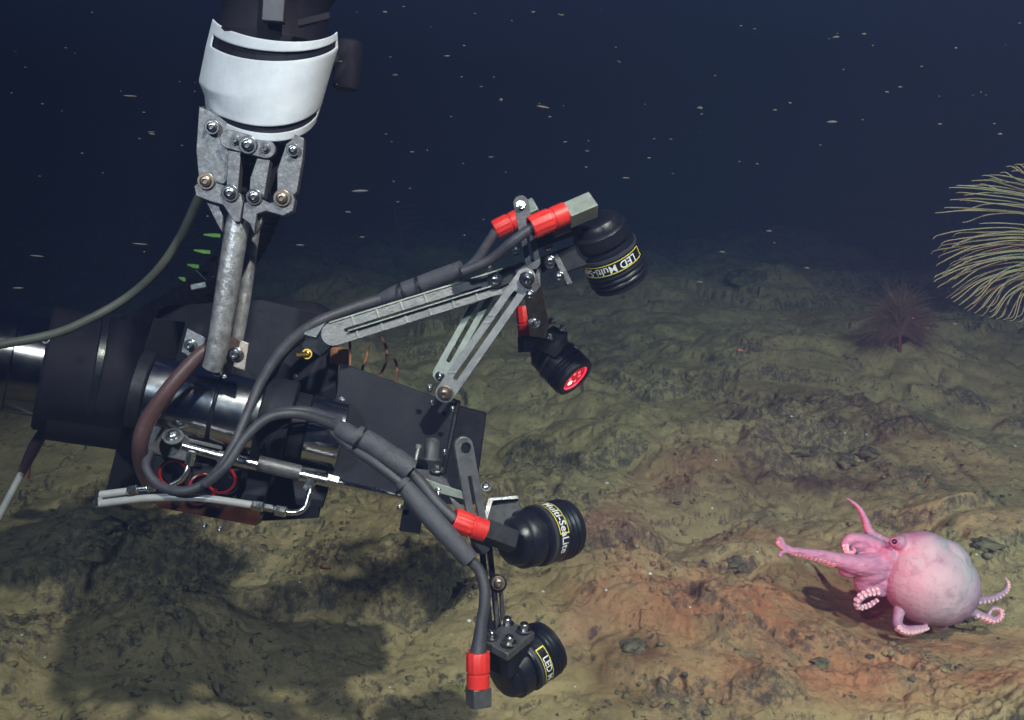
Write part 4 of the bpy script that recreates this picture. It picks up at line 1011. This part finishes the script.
# ------------------------------------------------------------------ corals
M_PLUME = mat('pale_coral', (.19, .20, .11), .7, 0, var=(.14, .15, .085), vscale=50)
M_FAN = mat('dusky_red_coral', (.19, .10, .085), .8, 0, var=(.14, .08, .07), vscale=30)
M_FANC = mat('red_coral_stem', (.13, .03, .025), .7)
def plume():
    D = 2.55; base = G(1070, 560)
    t = thing('plume_coral', 'pale feathery coral fanning in from the right edge', 'coral', base)
    st = W(1066, 240, D); b = MB()
    b.tube([base - V((0, 0, .02)), base.lerp(st, .4)+V((.02, 0, 0)), st, W(1076, 130, D)], [.009, .007, .005, .003], 10, sub=6); b.build('stem', M_PLUME, t)
    rnd = random.Random(4)
    tips = [(1006,167),(1000,173),(982,176),(985,181),(971,181),(965,186),(949,188),(956,193),(944,208),(935,213),(950,200),(962,222),
            (933,239),(941,245),(938,249),(931,254),(938,258),(936,266),(943,262),(934,278),(934,282),(937,288),(946,270),(942,276),
            (946,298),(953,302),(959,305),(964,309),(967,311),(974,313),(980,316),(988,318),(996,319),(1003,320),(1010,321),(1018,322),(990,306),(975,296),(960,290),(1012,168),(1020,165)]
    tips += [(x+rnd.uniform(4, 22), y+rnd.uniform(-2.5, 2.5)) for x, y in tips[:34]]
    for i, (x, y) in enumerate(tips):
        f = (y-165)/157.
        ry = 196 + 92*f + rnd.uniform(-3, 3)
        rx = 1062 + rnd.uniform(-6, 6); dz = rnd.uniform(-.09, .05)
        bend = -10 + 4*math.sin(i) - 16*max(0, f-.45)
        b = MB(); b.tube([W(rx, ry, D), W(rx-(rx-x)*.35, ry+(y-ry)*.25+bend*.8, D+dz*.5), W(rx-(rx-x)*.72, ry+(y-ry)*.60+bend*.7, D+dz), W(x+6, y-1.5-(2.5 if f > .4 else -1), D+dz), W(x, y, D+dz)],
                         [px(.62, D), px(.62, D), px(.6, D), px(.5, D), px(.28, D)], 6, sub=7); b.build('branch', M_PLUME, t)
    for i in range(26):
        an = rnd.uniform(-1.2, 1.2); b = MB(); rx = 1070; ry = rnd.uniform(180, 290); l = rnd.uniform(70, 120)
        b.tube([W(rx, ry, D), W(rx+l*.5*math.cos(an), ry+l*.5*math.sin(an)-10, D+rnd.uniform(-.1, .1)), W(rx+l*math.cos(an), ry+l*math.sin(an), D+rnd.uniform(-.15, .15))], [px(1.1, D), px(1, D), px(.4, D)], 6, sub=5); b.build('branch', M_PLUME, t)
plume()
def fan(x0, y0, rpx, lab, m, mc, n=800, seed=3, flat=.9, cat='coral', w=.30, groundy=None):
    base = G(x0, groundy or y0+rpx*.55); D = (base-CAM).dot(FW)
    t = thing('fan_coral', lab, cat, base); rnd = random.Random(seed)
    c = W(x0, y0, D); R_ = px(rpx, D)
    b = MB(); b.tube([base-V((0, 0, .02)), base.lerp(c, .6), W(x0+2, y0-rpx*.4, D)], [px(2.2, D), px(1.8, D), px(.9, D)], 8, sub=4); b.build('stem', mc, t)
    b = MB()
    for i in range(n):
        o_ = 0; an = rnd.uniform(-.9, math.pi+.9); lean = rnd.uniform(-1, 1)
        o = c - UP*R_*.1 + UP*R_*rnd.uniform(-.15, .3)
        dv = (RT*math.cos(an) + UP*math.sin(an)*.95 + FW*lean*flat).normalized()
        l = R_*rnd.uniform(.55, 1.05)*(1.05 if math.cos(an) < 0 else .95)
        droop = -UP*R_*.18*abs(math.cos(an)) + RT*R_*.06*rnd.uniform(-1, 1)
        b.tube([o, o+dv*l*.5+UP*R_*.05, o+dv*l+droop], [px(w, D), px(w*.8, D), px(w*.35, D)], 4, sub=4)
    o = b.build('tentacle', m, t, smooth=True); o['kind'] = 'stuff'
fan(900, 324, 46, 'dusky red bushy coral on the far ridge right of centre', M_FAN, M_FANC, groundy=352)
M_FAINT = mat('dim_coral', (.17, .10, .09), .8)
def sea_whip(x0, y0, hp, seed, lab):
    rnd = random.Random(seed); base = G(x0, y0); D = (base-CAM).dot(FW)
    t = thing('branching_coral', lab, 'coral', base); b = MB()
    pts = [base-V((0, 0, .02))] + [W(x0 + rnd.uniform(-3, 3), y0-hp*k/4, D) for k in range(1, 5)]
    b.tube(pts, [px(1.2, D)]*3+[px(.9, D), px(.4, D)], 7, sub=5); b.build('stem', M_FAINT, t)
    for k in range(9):
        f = rnd.uniform(.2, .95); s = rnd.choice((-1, 1)); l = rnd.uniform(12, 26); yy = y0-hp*f
        b = MB(); b.tube([W(x0, yy, D), W(x0+s*l*.5, yy-2, D), W(x0+s*l, yy-rnd.uniform(-2, 8), D+rnd.uniform(-.1, .1))], [px(.7, D), px(.6, D), px(.3, D)], 6, sub=4); b.build('branch', M_FAINT, t)
sea_whip(398, 268, 66, 2, 'faint thin branching coral in the dark water above the upper bracket')
M_TUFT = mat('yellow_tuft', (.42, .38, .18), .7)
def tuft(x, y):
    base = G(x, y); D = (base-CAM).dot(FW); t = thing('feather_star', 'small yellowish tuft of soft tentacles left of the lowest red plug', 'feather star', base); rnd = random.Random(2)
    for i in range(16):
        an = rnd.uniform(-.9, .9)-.35; l = px(rnd.uniform(16, 24), D)
        e = base + V((math.sin(an)*l, rnd.uniform(-.4, .2)*l, math.cos(an)*l*.75)); mid = base.lerp(e, .5)+V((0, 0, .2*l))
        b = MB(); b.tube([base, mid, e], [px(.9, D), px(.7, D), px(.3, D)], 5, sub=5); b.build('tentacle', M_TUFT, t)
tuft(462, 694)

# ------------------------------------------------------------------ loose rocks and white specks on the seabed
M_ROCK = mat('dark_loose_rock', (.060, .052, .050), .95, 0, var=(.20, .165, .095), vscale=30, spec=.15, bump=.004, bscale=60)
M_SHELL = mat('white_shell', (.62, .64, .66), .5)
def rock(x, y, rpx, lab, seed, sq=.55):
    p = G(x, y); D = (p-CAM).dot(FW); r = px(rpx, D)
    bm = bmesh.new(); bmesh.ops.create_icosphere(bm, subdivisions=4, radius=1.)
    rr = np.array([v.co[:] for v in bm.verts])
    n = .42*fbm(rr[:, 0]*1.5+seed*7+rr[:, 2], rr[:, 1]*1.5+rr[:, 2]*.8, seed, 3) - .30*wor(rr[:, 0]*1.7+rr[:, 2]*1.1+seed, rr[:, 1]*1.7-rr[:, 2]*.9, seed) + .22*np.abs(fbm(rr[:, 0]*4+rr[:, 2]*2+seed, rr[:, 1]*4-rr[:, 2]*2, seed+5, 3))
    for v, k in zip(bm.verts, n): v.co = v.co*(1+k); v.co.x *= r*1.15; v.co.y *= r; v.co.z *= r*sq
    me = bpy.data.meshes.new('rock'); bm.to_mesh(me); bm.free(); me.materials.append(M_ROCK)
    me.polygons.foreach_set('use_smooth', [True]*len(me.polygons))
    o = link('rock', me, None, p + V((0, 0, -r*sq*.05))); o.rotation_euler.z = seed; tag(o, lab, 'rock')
rock(633, 648, 13, 'dark angular stone lying alone on brown silt right of the lowest lamp', 3, .6)
rock(843, 463, 14, 'dark knobbly stone at the foot of the crusted outcrop', 8)
rock(800, 452, 12, 'dark stone at the left side of the crusted outcrop', 9)
rock(868, 456, 12, 'dark stone at the right side of the crusted outcrop', 21)
rock(985, 545, 16, 'low dark rock half buried right above the octopus', 12, .35)
rock(735, 565, 14, 'rounded grey boulder left of the stretched octopus arm', 14, .5)
rock(110, 525, 15, 'dark stone below the end of the milky tube', 19, .45)
rock(745, 280, 22, 'big dim boulder on the far slope above the centre right', 23, .6)
rock(820, 664, 11, 'dark stone in the rusty patch below the octopus', 27, .5)
rock(520, 690, 10, 'dark stone under the lowest lamp', 31, .4)
SHELL_AT = ['brightest round white shell in the crevice left of the lowest lamp', 'tiny white shell just right of the cable above the lowest red plug', 'white shell on the brown ledge right above the lowest lamp',
 'white shell on the ledge between the two lower lamps', 'pale grey shell at the far right end of the brown ledge', 'tiny yellowish shell on open silt left of the raised octopus arm', 'tiny shell on silt just left of the long octopus arm tip',
 'tiny shell on the right side of the crusted outcrop', 'tiny shell on the silt left of the crusted outcrop', 'tiny shell on the smooth mound above the crusted outcrop', 'tiny white shell on silt right of the octopus mantle',
 'white shell on the slope above the middle right lamp', 'tiny shell at the right edge on the far slope', 'bright tiny shell on top of the crusted outcrop', 'tiny shell near the right edge below the other one', 'tiny shell seen behind the slotted bar',
 'tiny shell near the left edge in the lower left shade', 'second tiny shell near the left edge, lower down', 'tiny shell on lit silt left of the bottom cable', 'tiny shell on silt left of the rusty patch', 'tiny shell at the bottom edge right of the lowest lamp', 'tiny shell at the bottom edge left of the lowest red plug']
sh = None
for i, (x, y, r) in enumerate(((469, 622, 3.2), (487, 617, 1.8), (606, 592, 2.2), (543, 592, 2.2), (650, 577, 2.6), (712, 510, 1.8), (757, 555, 1.5), (866, 437, 1.8), (716, 463, 1.8), (791, 425, 1.8), (976, 558, 1.8), (607, 484, 2.4), (1015, 447, 1.6), (845, 435, 1.6), (1012, 470, 1.4),
                               (470, 500, 1.5), (22, 636, 1.6), (45, 660, 1.4), (300, 590, 1.3), (690, 610, 1.4), (575, 690, 1.4), (390, 690, 1.3))):
    p = G(x, y); D = (p-CAM).dot(FW)
    if sh is None:
        bm = bmesh.new(); bmesh.ops.create_icosphere(bm, subdivisions=2, radius=1.)
        for v in bm.verts: v.co.z *= .6; v.co.x *= 1+.25*v.co.y
        sh = bpy.data.meshes.new('shell'); bm.to_mesh(sh); bm.free(); sh.materials.append(M_SHELL); sh.polygons.foreach_set('use_smooth', [True]*len(sh.polygons))
    o = link('shell', sh, None, p + V((0, 0, px(r*.2, D)))); o.scale = [px(r*.8, D)]*3; o.rotation_euler = (0, 0, i)
    tag(o, SHELL_AT[i], 'shell', 'white shells scattered on the sea floor')

# ------------------------------------------------------------------ drifting specks in the water
def snow():
    rnd = random.Random(11); M_SNOW = mat('drifting_specks', (.12, .085, .07), .8, 0, var=(.08, .08, .09), vscale=3)
    b = MB(); big = [(360,191,11,2),(543,107,9,1.5),(832,122,7,2),(790,103,2.5,1.2),(769,231,4,1.2),(722,252,4,1.3),(836,37,4.5,1.5),(864,34,3,1.5),(501,100,2.5,2.5),(395,75,4,1.3),(447,56,4,1),
           (533,12,3,1.2),(562,15,3,1.2),(385,12,3.5,1.5),(140,244,10,1),(37,256,9,1),(18,288,8,1.3),(130,96,9,1),(491,157,4,1),(565,142,3,1),(587,151,3,1),(649,158,2.5,1),(626,178,5,.9),(940,124,3,1),(956,48,2,1.5),
           (900,87,3,1.2),(775,110,3,1),(1000,134,3,1.5),(955,324,5,1),(740,350,4,1.2),(700,282,4,1),(151,132,5,1),(300,245,6,.9),(152,134,4,1),(348,212,4,1),(362,237,4,1),(240,296,4,1),(160,360,5,.8),(412,152,3,1),(807,268,4,1),(887,92,3,1.2),(700,108,4,2)]
    for _ in range(90): big.append((rnd.uniform(0, 1024), abs(rnd.gauss(90, 120)) % 340, rnd.uniform(.8, 2.4), rnd.uniform(.5, 1.0)))
    for (x, y, lx, ly) in big:
        d = rnd.uniform(.9, 1.9) if lx < 6 else rnd.uniform(.75, 1.1)
        c = W(x, y, d); a = dirpx(1, rnd.uniform(-.05, .12), rnd.uniform(-.3, .3)); k = FPX/d
        lx *= .75; ly *= .7
        b.lathe(c - a*lx/k, a, [(0, .1*ly/k), (.5*lx/k, .8*ly/k), (1.1*lx/k, ly/k), (1.7*lx/k, .6*ly/k), (2*lx/k, .1*ly/k)], 6)
    o = b.build('marine_snow', M_SNOW, None); tag(o, 'pale specks drifting in the dark water', kind='stuff')
snow()

# ------------------------------------------------------------------ rubble: thousands of stone chips on the crust and silt
def rubble():
    rs = np.random.RandomState(5); n = 26000
    ang = np.radians(rs.uniform(-30, 30, n)); el = np.radians(rs.uniform(5.5, 33, n)); r = 1/np.tan(el)
    x = r*np.sin(ang); y = r*np.cos(ang)
    p = .10 + .9*crust_mask(x, y)
    p = p*sst(fbm(x*3, y*3, 120, 3), -.25, .35)
    keep = rs.uniform(0, 1, n) < p
    x = x[keep]; y = y[keep]; z = height(x, y); m = len(x)
    bm = bmesh.new(); bmesh.ops.create_icosphere(bm, subdivisions=1, radius=1.); bm.verts.ensure_lookup_table()
    bv = np.array([v.co[:] for v in bm.verts]); bf = np.array([[v.index for v in f.verts] for f in bm.faces]); bm.free()
    s = (.0016 + .0060*rs.uniform(0, 1, m)**3)*(.6+.32*np.hypot(x, y))
    sc_ = s[:, None]*np.stack([rs.uniform(.7, 1.5, m), rs.uniform(.7, 1.3, m), rs.uniform(.4, .8, m)], -1)
    jit = 1 + .28*rs.uniform(-1, 1, (m, len(bv)))
    P = bv[None]*jit[..., None]*sc_[:, None, :]
    a = rs.uniform(0, 6.28, m); ca = np.cos(a)[:, None]; sa = np.sin(a)[:, None]
    X = P[..., 0]*ca - P[..., 1]*sa + x[:, None]; Y = P[..., 0]*sa + P[..., 1]*ca + y[:, None]; Z = P[..., 2] + (z + sc_[:, 2]*.2)[:, None]
    co = np.stack([X, Y, Z], -1).reshape(-1, 3); f = (bf[None] + (np.arange(m)*len(bv))[:, None, None]).reshape(-1, 3)
    me = bpy.data.meshes.new('rubble'); me.vertices.add(len(co)); me.vertices.foreach_set('co', co.ravel())
    me.loops.add(f.size); me.loops.foreach_set('vertex_index', f.ravel().astype(np.int32)); me.polygons.add(len(f)); me.polygons.foreach_set('loop_start', np.arange(0, f.size, 3, dtype=np.int32))
    me.update(calc_edges=True)
    mi = np.repeat(rs.choice([0, 1, 2], m, p=[.42, .50, .08]), len(bf)).astype(np.int32); me.polygons.foreach_set('material_index', mi)
    me.materials.append(M_ROCK); me.materials.append(M_CHIP); me.materials.append(M_CHIPR)
    o = link('rubble', me); tag(o, 'small stone chips strewn over the sea floor', kind='stuff')
M_CHIP = mat('silted_chip', (.22, .175, .095), .9, 0, var=(.13, .105, .065), vscale=12)
M_CHIPR = mat('rusty_chip', (.20, .10, .06), .9, 0, var=(.12, .07, .05), vscale=12)
rubble()
# ------------------------------------------------------------------ the sea water itself
def build_haze():
    m = bpy.data.materials.new('sea_water'); m.use_nodes = True
    nt = m.node_tree; nt.nodes.clear()
    out = nt.nodes.new('ShaderNodeOutputMaterial'); pv = nt.nodes.new('ShaderNodeVolumePrincipled')
    pv.inputs['Color'].default_value = (.033, .046, .102, 1)
    pv.inputs['Absorption Color'].default_value = (.02, .10, .12, 1)
    pv.inputs['Density'].default_value = HAZE
    pv.inputs['Anisotropy'].default_value = .0
    nt.links.new(pv.outputs[0], out.inputs['Volume'])
    b = MB(); b.box((0, 20, .35), (60, 0, 0), (0, 60, 0), (0, 0, 1.75))
    o = b.build('haze', m, smooth=False); tag(o, 'dark blue sea water fading the far seabed', kind='stuff')
HAZE = .25
build_haze()
